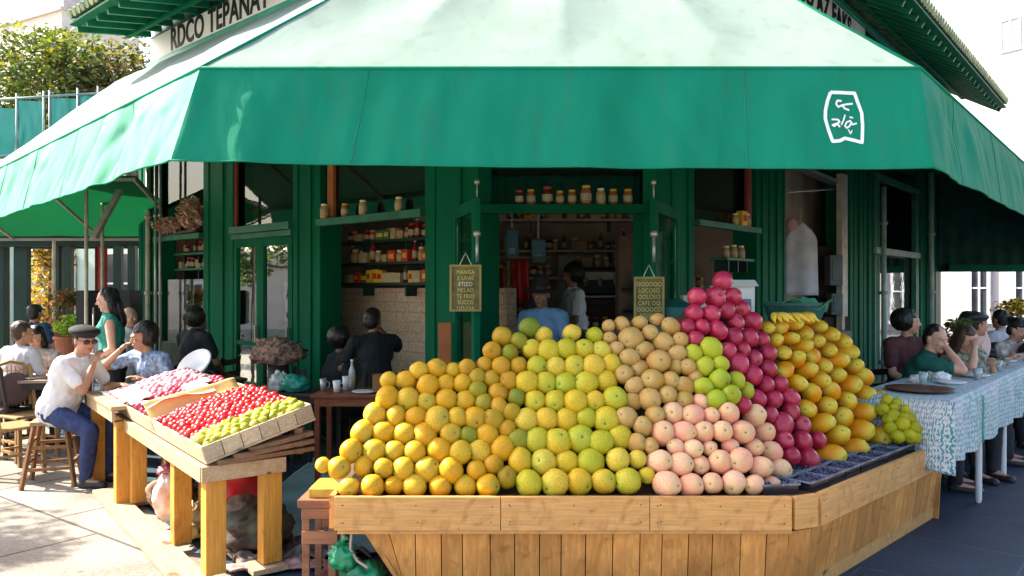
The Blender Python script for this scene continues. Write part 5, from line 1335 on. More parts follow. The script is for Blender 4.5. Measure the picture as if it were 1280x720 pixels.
lump('onion_bunch','reddish bunch of onions on top of the white paper sack','onions',(upos(1.38,.13)[0],upos(1.38,.13)[1],.36),(.07,.08,.05),M('red_onion',(.40,.10,.12),.5,.5,30),18,.4,5)
# ------------------------------------------------------------------ seats and tables
sw_ = wood('stool_wood',(.34,.16,.06),(.22,.09,.035),'z',.5)
def stool(label, c, rz, h=.60, r=.16, group=None):
    t = thing('stool', label, 'stool', c, rz, group)
    mb = MB(); mb.bb(-r,r,-r,r,h-.035,h); mb.build('seat', wood('stool_seat',(.52,.34,.20),(.40,.24,.12),'x',.6), t, local=True, bevel=.008)
    for sx in (-1,1):
        for sy in (-1,1): mb = MB(); mb.beam((sx*(r+.05),sy*(r+.05),0),(sx*(r-.03),sy*(r-.03),h-.036),.032,.032); mb.build('leg', sw_, t, local=True, bevel=.004)
    for z in (.16,.34):
        k = r+.05-.08*z/h
        mb = MB(); mb.beam((-k,-k,z),(k,-k,z),.02,.026); mb.beam((-k,k,z),(k,k,z),.02,.026); mb.beam((-k,-k,z+.04),(-k,k,z+.04),.02,.026); mb.beam((k,-k,z+.04),(k,k,z+.04),.02,.026); mb.build('stretcher', sw_, t, local=True)
    return t
stool('tall square wooden stool under the man in the white shirt', wloc(66,6.97), R(20), .56, .15)
def chair(label, c, rz, seatm, framem, group=None, back='slat', h=.45):
    t = thing('chair', label, 'chair', c, rz, group)
    mb = MB(); mb.bb(-.21,.21,-.21,.21,h-.03,h); mb.build('seat', seatm, t, local=True, bevel=.012)
    for sx in (-1,1):
        mb = MB(); mb.beam((sx*.20,-.20,0),(sx*.19,-.19,h-.031),.034,.034); mb.build('leg', framem, t, local=True, bevel=.004)
        mb = MB(); mb.beam((sx*.20,.22,0),(sx*.19,.19,h),.034,.034); mb.beam((sx*.19,.19,h),(sx*.18,.27,.92),.034,.034); mb.build('leg', framem, t, local=True, bevel=.004)
    mb = MB()
    if back == 'slat':
        for z in (.60,.72,.86): mb.beam((-.165,.20+(z-.45)*.17,z),(.165,.20+(z-.45)*.17,z),.018,.06)
    else:
        mb.tube([(-.17,.24,.50),(-.19,.27,.80),(-.12,.29,.92),(0,.295,.95),(.12,.29,.92),(.19,.27,.80),(.17,.24,.50)],.018,8); 
        for i in range(7): x=-.12+.04*i; mb.tube([(x,.245,.50),(x,.28,.92-abs(x)*.4)],.006,5)
        for i in range(6): z=.56+.06*i; mb.tube([(-.17,.25+(z-.5)*.1,z),(.17,.25+(z-.5)*.1,z)],.006,5)
    mb.build('backrest', framem, t, local=True, bevel=0)
    if back != 'slat':
        mb = MB(); mb.ell((0,.225,.68),(.17,.045,.17),18,12); mb.build('cushion', M('brown_cushion',(.12,.07,.07),.9,.2), t, local=True, smooth=True)
    mb = MB(); mb.beam((-.19,0,.2),(.19,0,.2),.022,.022); mb.beam((-.195,-.19,.2),(-.195,.2,.2),.022,.022); mb.beam((.195,-.19,.2),(.195,.2,.2),.022,.022); mb.build('stretcher', framem, t, local=True)
    return t
wick = wood('wicker_cane',(.48,.30,.12),(.34,.18,.06),'z',.5,.4); dfr = M('dark_chair_frame',(.03,.022,.02),.45,.3); dse = M('dark_chair_seat',(.05,.03,.025),.6,.3)
chair('cane chair with a brown cushion nearest the left edge', wloc(12,7.3), R(150), wick, wick, back='round')
chair('cane armless chair just behind the white shirted man', wloc(33,8.0), R(60), wick, wick, back='round')
chs = [((50,8.95),10,'dark chair of the dark haired woman at the left tables'),((14,8.2),160,'dark chair under the man in grey'),((207,7.75),-25,'dark chair behind the blue plaid shirt'),
 ((78,9.3),185,'dark green chair back beyond the white cap table'),((236,8.65),150,'dark chair in the shade by the double door'),((262,9.15),-100,'dark chair beside the glazed door'),((408,7.95),120,'dark chair left of the red table'),
 ((472,7.8),205,'dark chair under the man in black'),((1126,7.75),20,'dark chair behind the woman in green'),((1178,7.5),25,'dark chair of the floral dress diner'),((1198,8.0),60,'dark chair of the man in the beret'),((1236,8.95),30,'dark chair of the bent diner at far right'),((1262,9.95),200,'dark chair beyond the yellow flowers'),((1127,7.0),62,'dark chair under the woman in green'),((38,11.05),175,'dark chair beneath the pergola')]
ch0 = None
for (px,d),rz,lab in chs:
    if ch0 is None: ch0 = chair(lab, wloc(px,d), R(rz), dse, dfr, 'dark cafe chairs')
    else: dup(ch0, wloc(px,d), R(rz), lab, 'dark cafe chairs')
def cafe_table(label, c, rz, w_, d_, h, topm, legm, group=None):
    t = thing('cafe_table', label, 'table', c, rz, group)
    mb = MB(); mb.bb(-w_/2,w_/2,-d_/2,d_/2,h-.03,h); mb.build('table_top', topm, t, local=True, bevel=.006)
    mb = MB(); mb.bb(-w_/2+.04,w_/2-.04,-d_/2+.03,-d_/2+.05,h-.10,h-.031); mb.build('apron', legm, t, local=True); mb = MB(); mb.bb(-w_/2+.04,w_/2-.04,d_/2-.05,d_/2-.03,h-.10,h-.031); mb.build('apron', legm, t, local=True)
    for sx in (-1,1):
        for sy in (-1,1): mb = MB(); mb.bb(sx*(w_/2-.05)-.022,sx*(w_/2-.05)+.022,sy*(d_/2-.05)-.022,sy*(d_/2-.05)+.022,0,h-.031); mb.build('leg', legm, t, local=True, bevel=.004)
    return t
rt_ = wood('red_table_wood',(.34,.10,.045),(.22,.06,.025),'x',.4)
cafe_table('red-brown cafe table with cups beside the golden melons', wloc(449,7.0), 0, .72, .55, .80, rt_, rt_)
cafe_table('second dark table further along by the green bag', (at(385,360,7.4).x,7.5,0), 0, .55,.5,.74, dse, dfr)
cafe_table('pale table between the grey shirted man and the white shirt', wloc(42,8.45), R(10), 1.0,.7,.76, wood('pale_table_wood',(.55,.40,.30),(.44,.30,.20),'x'), dfr)
cafe_table('far table under the pergola with pot plants', wloc(82,11.2), 0, 1.6,.7,.74, wood('pale_table_wood',(.55,.40,.30),(.44,.30,.20),'x'), dfr)
cafe_table('shaded table in front of the glazed door', wloc(250,8.5), R(40), .8,.6,.74, dse, dfr)
# table top items, red table z .80
def cup(label, c, h=.10, r=.035, m=white, name='cup', cat='cup', grp=None, handle=True):
    t = thing(name, label, cat, c, random.uniform(-1,1), grp)
    mb = MB(); mb.lathe([(0,0),(r*.7,0),(r,h),(r-.004,h),(r*.65,.006),(0,.006)], n=16); mb.build('bowl', m, t, local=True, smooth=True)
    if handle: mb = MB(); mb.tube([(r*.8,0,h*.25),(r+.02,0,h*.35),(r+.025,0,h*.65),(r*.95,0,h*.8)],.004,6); mb.build('handle', m, t, local=True, smooth=True)
    return t
def bottle(label, c, h=.24, r=.032, m=jar_gl, capm=None, grp=None, name='bottle'):
    t = thing(name, label, 'bottle', c, 0, grp)
    mb = MB(); mb.lathe([(0,0),(r,0),(r,h*.6),(r*.4,h*.78),(r*.38,h*.95),(0,h*.95)], n=14); mb.build('body', m, t, local=True, smooth=True)
    mb = MB(); mb.lathe([(r*.45,h*.93),(r*.45,h),(0,h)], n=12); mb.build('cap', capm or red, t, local=True)
    mb = MB(); mb.lathe([(r+.001,h*.15),(r+.001,h*.5)], n=14); mb.build('label', labelm, t, local=True)
    return t
zt = .802
def rt(px, py_d): return wloc(px, py_d, zt)
cup('white cup at left end of the red table', rt(421,6.9)); cup('white cup beside the saucer stack on the red table', rt(432,7.05), .12,.03)
cup('small steel jug nearest the left corner of the red table', rt(404,6.95), .11,.03, steel)
bottle('clear tapered bottle behind the cups on the red table', rt(440,7.15), .26,.03, M('clear_bottle',(.35,.40,.40),.1,.2,spec=.8), white)
mb = MB(); mb.bb(-.05,.05,-.04,.04,0,.15); mb.bb(-.052,.052,-.042,.042,.15,.155)
tag(mb.build('napkin_box', wood('napkin_wood',(.42,.20,.06),(.30,.13,.04),'z'), loc=rt(474,6.9), local=True, bevel=.003), 'upright brown wooden napkin box on the red table', 'napkin box')
mb = MB(); mb.lathe([(0,0),(.06,0),(.11,.012),(.108,.016),(.06,.005),(0,.005)], n=24); tag(mb.build('plate', white, loc=rt(456,6.87), local=True, smooth=True), 'white plate in the middle of the red table', 'plate')
cup('clear glass near the right end of the red table', rt(488,7.0), .12,.03, M('clear_bottle',(.35,.40,.40),.1,.2,spec=.8), 'glass', 'glass', handle=False)
lump('plastic_bag','crumpled teal plastic bag on the dark table by the door','bag',wloc(368,7.4,.745),(.13,.10,.09),M('teal_film',(.03,.28,.20),.3,.4,9,.4,30),31,.4,3)
lump('plastic_bag','translucent white bag of bread beside the teal bag','bag',wloc(350,7.45,.745),(.10,.09,.10),M('white_film',(.45,.46,.42),.3,.3,9,.4,30),32,.4,3)
lump('dried_flowers','brown dried bouquet in front of the glazed door','bouquet',wloc(348,7.9,.95),(.24,.16,.15),M('dried_brown',(.16,.07,.04),.9,.8,30,.8,60,col2=(.50,.28,.20)),33,.5,5)
mb = MB(); mb.lathe([(0,0),(.10,0),(.13,.3),(.10,.95),(.09,.95),(0,.9)], n=18); tag(mb.build('vase', M('dark_vase',(.04,.03,.03),.4), loc=wloc(348,7.9,0), local=True, smooth=True), 'tall dark floor vase holding the dried bouquet', 'vase')
for i,(px,d,nm) in enumerate([(42,8.3,'plate'),(60,8.5,'plate'),(30,8.5,'plate')]):
    mb = MB(); mb.lathe([(0,0),(.07,0),(.12,.015),(.118,.019),(.07,.005),(0,.005)], n=20); tag(mb.build('plate', white, loc=wloc(px,d,.762), local=True, smooth=True), f'white plate, {ORD[i+1]} placed on the pale table beside the grey shirted man', 'plate','plates on the pale left table')

# ------------------------------------------------------------------ lace covered table on the right
T0 = V((2.98,5.42,0)); TD = V((.65,.76,0)).normalized(); TI = V((-.76,.65,0)).normalized()
TLn, TWd, TH = 7.5, .62, .93
t = thing('long_table', 'long trestle table on white legs under the lace cloth', 'table', tuple(T0))
MTt = Matrix((TD,TI,V((0,0,1)))).transposed()
def tt(a,b,z): return T0+TD*a+TI*b+V((0,0,z))
mb = MB(); mb.box(tt(TLn/2,TWd/2,TH-.02),(TLn,TWd,.035),M=MTt); mb.build('table_top', white, t, bevel=.004)
for a in (1.15,2.22,3.6,5.0,6.6):
    for b_ in (.05,TWd-.05):
        mb = MB(); mb.lathe([(.016,0),(.024,.03),(.026,.5),(.032,TH-.04)],tt(a,b_,0),12); mb.build('leg', white, t, smooth=True)
# lace material
m, nt, bs = nt_new('lace_cloth')
tc = nt.nodes.new('ShaderNodeTexCoord'); mp = nt.nodes.new('ShaderNodeMapping'); nt.links.new(tc.outputs['UV'], mp.inputs[0]); mp.inputs['Scale'].default_value=(1,1,1)
vo = nt.nodes.new('ShaderNodeTexVoronoi'); vo.inputs['Scale'].default_value = 28; vo.inputs['Randomness'].default_value = .35; nt.links.new(mp.outputs[0], vo.inputs['Vector'])
wv = nt.nodes.new('ShaderNodeTexWave'); wv.inputs['Scale'].default_value = 19; wv.inputs['Distortion'].default_value = 7; wv.inputs['Detail'].default_value = 2; wv.inputs['Detail Scale'].default_value = 2; nt.links.new(mp.outputs[0], wv.inputs['Vector'])
ns = nt.nodes.new('ShaderNodeTexNoise'); ns.inputs['Scale'].default_value = 1.6; nt.links.new(mp.outputs[0], ns.inputs['Vector'])
tealc = mixc(nt, ramp(nt, ns.outputs[0], .45,.6), (.04,.24,.22), (.20,.26,.29))
c = mixc(nt, ramp(nt, vo.outputs['Distance'], .30,.46), (.52,.54,.54), tealc)
c = mixc(nt, ramp(nt, wv.outputs[0], .60,.78), c, (.60,.61,.61))
nt.links.new(c, bs.inputs['Base Color']); bs.inputs['Roughness'].default_value = .9
bumpn(nt, bs, vo.outputs['Distance'], .4, .01); lace = m
def cloth():
    drop = .40
    prof = []   # across: inner edge -> front edge -> drop
    def f(u,v):
        a = -.02+u*(TLn+.04)
        L_ = v*(TWd+.04+drop)
        if L_ < TWd+.02: return tt(a, TWd+.02-L_, TH+.004)
        z = L_-(TWd+.02); wav = .022*math.sin(a*11+2*math.sin(a*2.3))*min(1,z/.2)+.012*noise.noise(V((a*6,z*4,1)))
        tip = .03*abs(math.sin(a*9.5))
        return tt(a, -.012-wav-.03*min(1,z/.1)*.5, TH+.004-min(z,drop)*(1+tip if z>.3 else 1))
    mb = MB(); nu,nv = 260,40; mb.grid(f,nu,nv)
    b0 = len(mb.v)
    def g(u,v):    # end drop at the near end, long corner over the counter
        bb = -.03+u*(TWd+.05); z = v*(.50-.12*u)
        wav = .03*math.sin(bb*14)*min(1,z/.2)
        return tt(-.025-wav-.02*min(1,z/.1), bb, TH+.004-z)
    mb.grid(g,24,20)
    o = mb.build('lace_tablecloth', lace, smooth=True, thick=.004)
    uv = o.data.uv_layers.new(name='UVMap')
    vc = o.data.vertices
    for lp in o.data.loops:
        p = vc[lp.vertex_index].co-T0; a = p.dot(TD); b_ = p.dot(TI)
        uv.data[lp.index].uv = (a*1.0 + (b_ if a < -.02 else 0), p.z+ (b_ if p.z > TH-.01 else 0))
    return tag(o, 'white and teal lace tablecloth draped over the long right table', 'tablecloth')
cloth()
for a,wd,lb_ in ((.62,.05,'plain teal ribbon hanging on the lace cloth nearest the fruit counter'),(3.1,.05,'plain teal ribbon further right along the lace cloth front')):
    mb = MB(); mb.grid(lambda u,v: tt(a+wd*u+.01*math.sin(v*6), -.065-.012*math.sin(a*11), TH-.02-.34*v), 3, 10)
    tag(mb.build('ribbon', M('teal_ribbon',(.01,.25,.19),.7), smooth=True, thick=.004), lb_, 'ribbon')
mb = MB(); mb.lathe([(0,0),(.20,0),(.22,.02),(.20,.018),(0,.012)],n=28)
def plate(label,a,b_,r=.11,m=white,h=.02,nm='plate'):
    mb = MB(); mb.lathe([(0,0),(r*.6,0),(r,h),(r-.004,h+.004),(r*.58,.006),(0,.006)], n=24); return tag(mb.build(nm,m,loc=tuple(tt(a,b_,TH+.007)),local=True,smooth=True),label,'plate')
plate('wide dark brown tray under the forearms of the woman in green',.42,.30,.24,M('brown_tray',(.12,.05,.03),.4),.02,'tray')
plate('white plate right of the woman in green',1.05,.22); plate('white oval plate before the beret man',1.75,.2,.13); plate('white plate further along the lace table',2.6,.25,.12); plate('white plate near the far right diners',3.5,.25,.12)
plate('red and white dish beside the napkins on the lace table',2.15,.3,.09,M('reddish_dish',(.45,.12,.14),.4),.03,'dish')
for i,(a,b_) in enumerate([(.85,.38),(1.3,.42),(1.5,.12),(2.0,.42),(2.4,.12),(3.0,.35)]):
    cup(f'{"white cup" if i%2 else "clear glass"} {ORD[i+1]} along the lace table from the counter end', tuple(tt(a,b_,TH+.007)), .10,.035, white if i%2 else MATS['clear_bottle'], grp='cups and glasses along the lace table')
for i,(a,b_,s) in enumerate([(1.2,.33,.07),(.98,.45,.06),(1.9,.3,.06),(2.8,.4,.08),(2.3,.38,.06)]):
    lump('napkin',f'crumpled white napkin, {ORD[i+1]} heap along the lace table','napkin',tuple(tt(a,b_,TH+.007)),(s,s,s*.6),paper,40+i,.5,4,group='napkins on the lace table')
p = tt(2.5,.5,TH); pot_plant('leafy green pot plant among the plates on the lace table', (p.x,p.y,p.z), .18, [lf1], 61, r=.10, n=260)
lump('pink_bag','pale pink paper bag standing on the lace table at the right','bag',tuple(tt(3.2,.45,TH+.005)),(.14,.08,.24),M('pink_paper',(.62,.42,.36),.8),50,.12,2)
lump('black_bag','black handbag lying beside the pink bag','bag',tuple(tt(4.0,.4,TH+.005)),(.20,.14,.10),black,51,.2,2)

# ------------------------------------------------------------------ chalkboards
def board(label, c, w_, h_, rz, rows, ln):
    t = thing('menu_board', label, 'sign', c, R(rz))
    mb = MB(); mb.bb(-w_/2,w_/2,-.012,.0,-h_,0); mb.build('board', M('olive_board',(.16,.13,.04),.8,.4,12), t, local=True, bevel=.004)
    mb = MB()
    for a in (-1,1): mb.bb(a*w_/2-.008,a*w_/2+.008,-.020,-.0125,-h_,0)
    mb.bb(-w_/2+.009,w_/2-.009,-.020,-.0125,-.014,0); mb.bb(-w_/2+.009,w_/2-.009,-.020,-.0125,-h_,-h_+.014); mb.build('frame', M('ochre_frame',(.32,.24,.08),.7), t, local=True)
    mb = MB(); mb.tube([(-w_*.2,-.006,0),(0,-.006,.09),(w_*.2,-.006,0)],.003,5); mb.build('cord', white, t, local=True)
    y = -.035
    for i,(s_,m_) in enumerate(rows):
        o = text('lettering', s_, Matrix.Translation(V((0,-.0135,y-ln*.8)))@Matrix.Rotation(R(90),4,'X'), ln, m_, None, .0006, .0, .82, 'CENTER'); o.parent = t
        y -= ln*1.02
chalky = M('chalk_yellow',(.62,.52,.18),.9); chalkw = M('chalk_white',(.75,.75,.68),.9)
board('olive menu board with white word in the middle hanging on the left open door leaf', tuple(at(582,331,6.10)), .225,.355, 0, [('MANGA',chalky),('E UVAS',chalky),('ETIZO',chalkw),('MELAO',chalky),('TE FRIO',chalky),('SUCOS',chalky),('DO DIA',chalky)], .045)
board('olive menu board of dense yellow dots and letters on the right open door leaf', tuple(at(811,346,6.10)), .215,.335, 0, [('OOOOOO',chalky),('LOCOSO',chalky),('OOLOEO',chalky),('CAFE OO',chalky),('OOOOCO',chalky),('AGUA O',chalky)], .047)
# orange panels standing
for i,(px,d,w_,h_,z0,lab) in enumerate([(556,6.95,.11,.62,.70,'narrow orange board leaning on the corner pillar above the melons'),]):
    p = at(px,360,d); mb = MB(); mb.bb(-w_/2,w_/2,-.015,.015,0,.58)
    for k_ in (.28,.56): mb.bb(-w_/2-.002,w_/2+.002,-.018,.018,k_,k_+.012)
    mb.bb(-w_/2,w_/2,-.012,.012,-.82,-.002)
    tag(mb.build('orange_board', oran, loc=(p.x,p.y,.82), local=True, bevel=.003), lab, 'board')
p = fr('R', sR(1030), -.5, 0); mb = MB(); wb(mb,'R',sR(984),sR(1056),-.40,-.36,.14,1.32); wb(mb,'R',sR(984),sR(1056),-.42,-.34,1.322,1.35)
tag(mb.build('orange_partition', oran, bevel=.004), 'low orange-brown partition inside the right doorway under the white coat', 'partition')
# ------------------------------------------------------------------ inside the shop
def shelf(label, f, s0, s1, o, z, dpt=.25, m=None, th=.03, legs=True, name='shelf'):
    t = thing(name, label, 'shelf', tuple(fr(f,(s0+s1)/2,o,z)))
    mb = MB(); wb(mb,f,s0,s1,o-dpt/2,o+dpt/2,z-th,z); mb.build('board', m or green_d, t, bevel=.003)
    n = 3
    for i in range(n): mb = MB(); s = s0+(s1-s0)*(i+.5)/n; wb(mb,f,s-.01,s+.01,o-dpt/2,o+dpt*.3,z-th-.12,z-th-.002); mb.build('bracket', green_d, t)
    return t
def pbox(m1, m2, w_, h_, d_):
    t = thing('packet', 'x', 'packet', (0,0,0)); mb = MB(); mb.bb(-w_/2,w_/2,-d_/2,d_/2,0,h_); mb.build('carton', m1, t, local=True, bevel=.003)
    mb = MB(); mb.bb(-w_*.35,w_*.35,-d_/2-.002,-d_/2-.0005,h_*.3,h_*.7); mb.build('label', m2, t, local=True); return t
def jar(m1, capm):
    t = thing('jar','x','jar',(0,0,0)); mb = MB(); mb.lathe([(0,0),(.045,0),(.05,.02),(.05,.12),(.035,.145),(.035,.15),(0,.15)],n=16); mb.build('glass_body', m1, t, local=True, smooth=True)
    mb = MB(); mb.lathe([(.038,.148),(.038,.172),(0,.172)],n=16); mb.build('lid', capm, t, local=True)
    mb = MB(); mb.lathe([(.0512,.035),(.0512,.10)],n=16); mb.build('label', labelm, t, local=True); return t
PR_ = {'red':pbox(red,yellow,.13,.15,.10), 'yel':pbox(yellow,red,.12,.17,.08), 'kraft':pbox(card,labelm,.14,.13,.1), 'grn':pbox(M('green_print',(.04,.16,.07),.5),yellow,.15,.12,.1),
       'jam':jar(jar_gl,yellow), 'jard':jar(M('jar_dark',(.08,.02,.015),.15,.3),red), 'jary':jar(M('jar_yellow',(.45,.28,.06),.2,.3),white)}
PR_['bot'] = bottle('x',(0,0,0),.27,.034,M('bottle_brown',(.14,.05,.02),.12,.3,spec=.8),yellow); PR_['botr'] = bottle('x',(0,0,0),.27,.034,M('bottle_red',(.35,.02,.02),.15,.3),white)
NM = {'red':'red packet','yel':'yellow packet','kraft':'brown kraft packet','grn':'green packet','jam':'amber jam jar','jard':'dark preserve jar','jary':'yellow pickle jar','bot':'brown bottle','botr':'red sauce bottle'}
usedp = set()
def fill(f, s0, s1, o, z, keys, sp, where, grp, seed):
    rnd = random.Random(seed); sp *= .82; s = s0+sp/2; i = 0
    ang = {'L':math.atan2(-LD.y,-LD.x),'R':math.atan2(RD.y,RD.x),'C':0}[f]
    while s < s1-sp/3:
        k = keys[rnd.randrange(len(keys))]; i += 1
        p = fr(f, s+rnd.uniform(-.015,.015), o+rnd.uniform(-.03,.03), z+.001)
        # count from the viewer's left on the left wall means decreasing s
        if k in usedp: t = dup(PR_[k], p, ang+rnd.uniform(-.15,.15))
        else: usedp.add(k); t = PR_[k]; t.location = p; t.rotation_euler.z = ang
        sc_ = rnd.uniform(.66,.98); t.scale = (sc_,)*3
        n = i
        t['label'] = f'{NM[k]}, {ORD[n] if n<21 else "last but "+str(n-20)} from the {"right" if f=="L" else "left"} on {where}'; t['group'] = grp
        s += sp*rnd.choice([1,1,1,1.1,1.5,.92])
# first left bay
a,b = sL(529), sL(402)+.5
shelf('upper shelf of red packets in the bay above the stone wall','L',a-.1,b,-.72,1.99); fill('L',a-.1,b,-.68,1.99,['red','red','botr','kraft','jary'],.115,'the upper red shelf','packets on the upper red shelf',1)
shelf('lower shelf of dark packets just above the stone wall','L',a-.1,b,-.72,1.76); fill('L',a-.1,b,-.68,1.76,['grn','jard','kraft','red','bot','yel'],.12,'the shelf above the stone wall','packets on the shelf above the stone wall',2)
fill('L',a+.2,b-.2,.01,2.447,['jary','jam'],.42,'the first bay transom','jars standing on the first bay transom',3)
# third left bay
a,b = sL(252), sL(198)
for j,z in enumerate((2.20,1.98)):
    shelf(f'{"upper" if j==0 else "lower"} shelf inside the leftmost bay window','L',a,b,-.35,z,m=green_l); fill('L',a,b,-.33,z,['kraft','jard','bot','yel'],.15,f'the {"upper" if j==0 else "lower"} shelf in the leftmost bay','goods on the leftmost bay shelves',4+j)
p = fr('L',(a+b)/2,-.0,2.45); tf = thing('dried_garland','pinkish dried flower heap on the transom of the leftmost bay','flowers',tuple(p))
leafcloud('flowers',[((p.x-.15,p.y+.1,p.z+.12),(.28,.2,.12)),((p.x+.3,p.y-.3,p.z+.25),(.2,.2,.22))],900,.045,[leafmat('petal_dry',(.42,.22,.18),.2),leafmat('petal_pale',(.6,.42,.36),.2)],tf,77)
mb = MB(); mb.tube([(p.x-.4,p.y+.37,p.z),(p.x+.35,p.y-.33,p.z+.02)],.02,6); mb.build('stem', bark, tf)
# centre: hanging shelf, wall shelves, counter
hs = thing('hanging_shelf','metal shelf of red and yellow packets hanging under the shop ceiling','shelf',tuple(fr('C',.55,-1.1,3.0)))
mb = MB(); wb(mb,'C',-.1,1.05,-1.3,-.95,2.90,2.93); wb(mb,'C',-.1,1.05,-.955,-.945,2.932,2.96); mb.build('board', steel, hs, bevel=.003)
mb = MB()
for s in (-.05,1.0): p=fr('C',s,-1.1,2.93); mb.tube([p,p+V((0,0,.82))],.008,6)
mb.build('hanger', steel, hs)
fill('C',-.05,1.0,-1.05,2.932,['red','yel','kraft','red'],.10,'the hanging metal shelf','packets on the hanging shelf',11)
shelf('long shelf of jars and bottles along the back wall over the counter','C',-.9,2.1,-3.1,2.18,.3,M('pale_shelf',(.45,.40,.34),.6)); fill('C',-.85,2.1,-3.05,2.18,['bot','jard','jam','botr','jary','kraft'],.115,'the long back shelf','jars on the long back shelf',12)
shelf('top shelf of jars on the back wall','C',-.9,2.1,-3.2,2.58,.3,M('pale_shelf',(.45,.40,.34),.6)); fill('C',-.85,2.1,-3.15,2.58,['jam','jary','yel','bot','kraft'],.125,'the top back shelf','jars on the top back shelf',13)
fill('C',.35,1.55,-.05,2.442,['jard','kraft','jam','jard','jary'],.15,'the doorway transom','goods standing on the central transom',14)
mb = MB(); wb(mb,'C',.95,1.95,-3.32,-3.28,1.35,2.12); tag(mb.build('tiled_splashback', M('cream_tile',(.42,.38,.33),.4,.1), bevel=.002), 'cream tiled splashback behind the coffee machine', 'wall panel')
bc = thing('shop_counter','dark grey serving counter in front of the shopkeeper','counter',tuple(fr('C',1,-2.2,0)))
mb = MB(); wb(mb,'C',.45,2.3,-2.45,-1.95,.14,1.18); mb.build('body', M('slate_counter',(.08,.10,.12),.5,.3), bc)
mb = MB(); wb(mb,'C',.40,2.35,-2.5,-1.88,1.182,1.23); mb.build('counter_top', M('counter_stone',(.20,.20,.20),.3), bc, bevel=.005)
cmh = thing('coffee_machine','black and steel espresso machine against the cream tiles','coffee machine',tuple(fr('C',1.5,-2.9,1.3)))
mb = MB(); wb(mb,'C',1.15,1.75,-3.15,-2.75,1.62,1.95); mb.build('body', black, cmh, bevel=.02)
mb = MB(); wb(mb,'C',1.18,1.72,-2.76,-2.735,1.80,1.90); wb(mb,'C',1.15,1.75,-3.1,-2.6,1.58,1.61); mb.build('panel', steel, cmh, bevel=.004)
for k_ in (0,1,2):
    p = fr('C',1.25+.18*k_,-2.68,1.74); mb = MB(); mb.cap(p,p+V((0,0,.06)),.025,.03); mb.cap(p+V((0,0,.03)),p+V((0,-.12,.0)),.010,.012); mb.build('portafilter', steel, cmh, smooth=True)
mb = MB(); wb(mb,'C',1.0,1.95,-3.2,-2.6,.14,1.57); tag(mb.build('back_cabinet', brownw, bevel=.006), 'brown cabinet carrying the espresso machine', 'cabinet')
lb = M('blue_enamel',(.07,.22,.30),.4,.15)
for i,(px,py,w_,h_) in enumerate([(640,305,.15,.36),(673,314,.17,.29)]):
    t = thing('blue_dispenser', f'{"tall left" if i==0 else "shorter right"} blue dispenser box hung on the back wall under the jars','dispenser',tuple(at(px,py,9.6)))
    p = at(px,py,9.6); mb = MB(); mb.box(p,(w_,.14,h_)); mb.build('case', lb, t, bevel=.02); mb = MB(); mb.box(p+V((0,-.075,-h_*.25)),(w_*.5,.02,h_*.2)); mb.build('slot', M('pale_blue',(.3,.42,.48),.4), t, bevel=.004)
    mb = MB(); mb.bb(p.x-.01,p.x+.01,p.y+.05,p.y+.07,p.z+h_/2,p.z+h_/2+.3); mb.build('hanger', steel, t)
# red/dark hanging garments and stock at the inner left
for i,(px,py,d,w_,h_,m_,lab) in enumerate([(652,350,9.3,.20,.50,red,'dark red cloth hanging on the rail inside the shop'),(626,365,9.2,.16,.55,M('rust_cloth',(.28,.05,.03),.8),'rust coloured cloth hanging beside the door jamb inside'),(640,352,9.5,.12,.5,card,'tan cloth hanging between the red ones inside')]):
    p = at(px,py,d); mb = MB(); mb.grid(lambda u,v: V((-w_/2+w_*u*(1-.15*(1-v)), .04*math.sin(u*12+i), h_/2-h_*v)),14,8)
    tag(mb.build('hanging_cloth', m_, loc=tuple(p), local=True, smooth=True, thick=.006), lab, 'cloth')
mb = MB(); p=at(610,322,9.4); q=at(690,322,9.4); mb.tube([p,q],.012,8); tag(mb.build('garment_rail', steel), 'thin steel rail carrying red cloths inside the shop', 'rail')
ws = thing('stock_rack','dark rack of kraft packets under the blue dispensers','rack',tuple(fr('C',-.1,-2.6,0)))
mb = MB()
for z in (.6,1.0,1.35,1.6): wb(mb,'C',-.75,.55,-2.8,-2.4,z,z+.03)
for s in (-.75,.52): wb(mb,'C',s,s+.04,-2.85,-2.35,.14,1.7)
mb.build('frame', brownw, ws, bevel=.003)
for j,z in enumerate((1.0,1.35,1.6)): fill('C',-.68,.5,-2.55,z+.032,['kraft','red','jard','yel','jam'],.15,f'the {["lowest","middle","top"][j]} level of the stock rack','goods on the stock rack',20+j)
# right bay 1: jars on the transom, yellow sacks, brown backing
a,b = sR(868), sR(946)
fill('R',a+.8,b,.01,2.362,['jary','jam','yel'],.22,'the transom of the first right bay','jars on the first right transom',31)
fill('R',a+.9,b,-.1,2.02,['jary'],.2,'the small right hanging shelf','jars on the small right shelf',32)
shelf('small shelf of jars in the first right bay','R',a+.8,b,-.12,2.02,.2,green_l)
mb = MB(); wb(mb,'R',a+.75,b+.9,-1.35,-1.30,.14,2.3); tag(mb.build('brown_backing', M('brown_backing_m',(.16,.10,.07),.8,.2), bevel=.003), 'plain brown partition behind the first right bay', 'partition')
shelf('shelf of yellow and gold packets behind the crimson pyramid','R',a+.8,b+.8,-1.12,1.70,.3); fill('R',a+.8,b+.8,-1.02,1.70,['yel','jary','yel','jam'],.14,'the gold packet shelf','gold packets behind the crimson pyramid',33)
shelf('lower shelf of gold packets in the first right bay','R',a+.8,b+.8,-1.12,1.45,.3); fill('R',a+.8,b+.8,-1.02,1.45,['yel','kraft','bot'],.14,'the lower gold shelf','packets on the lower gold shelf',34)
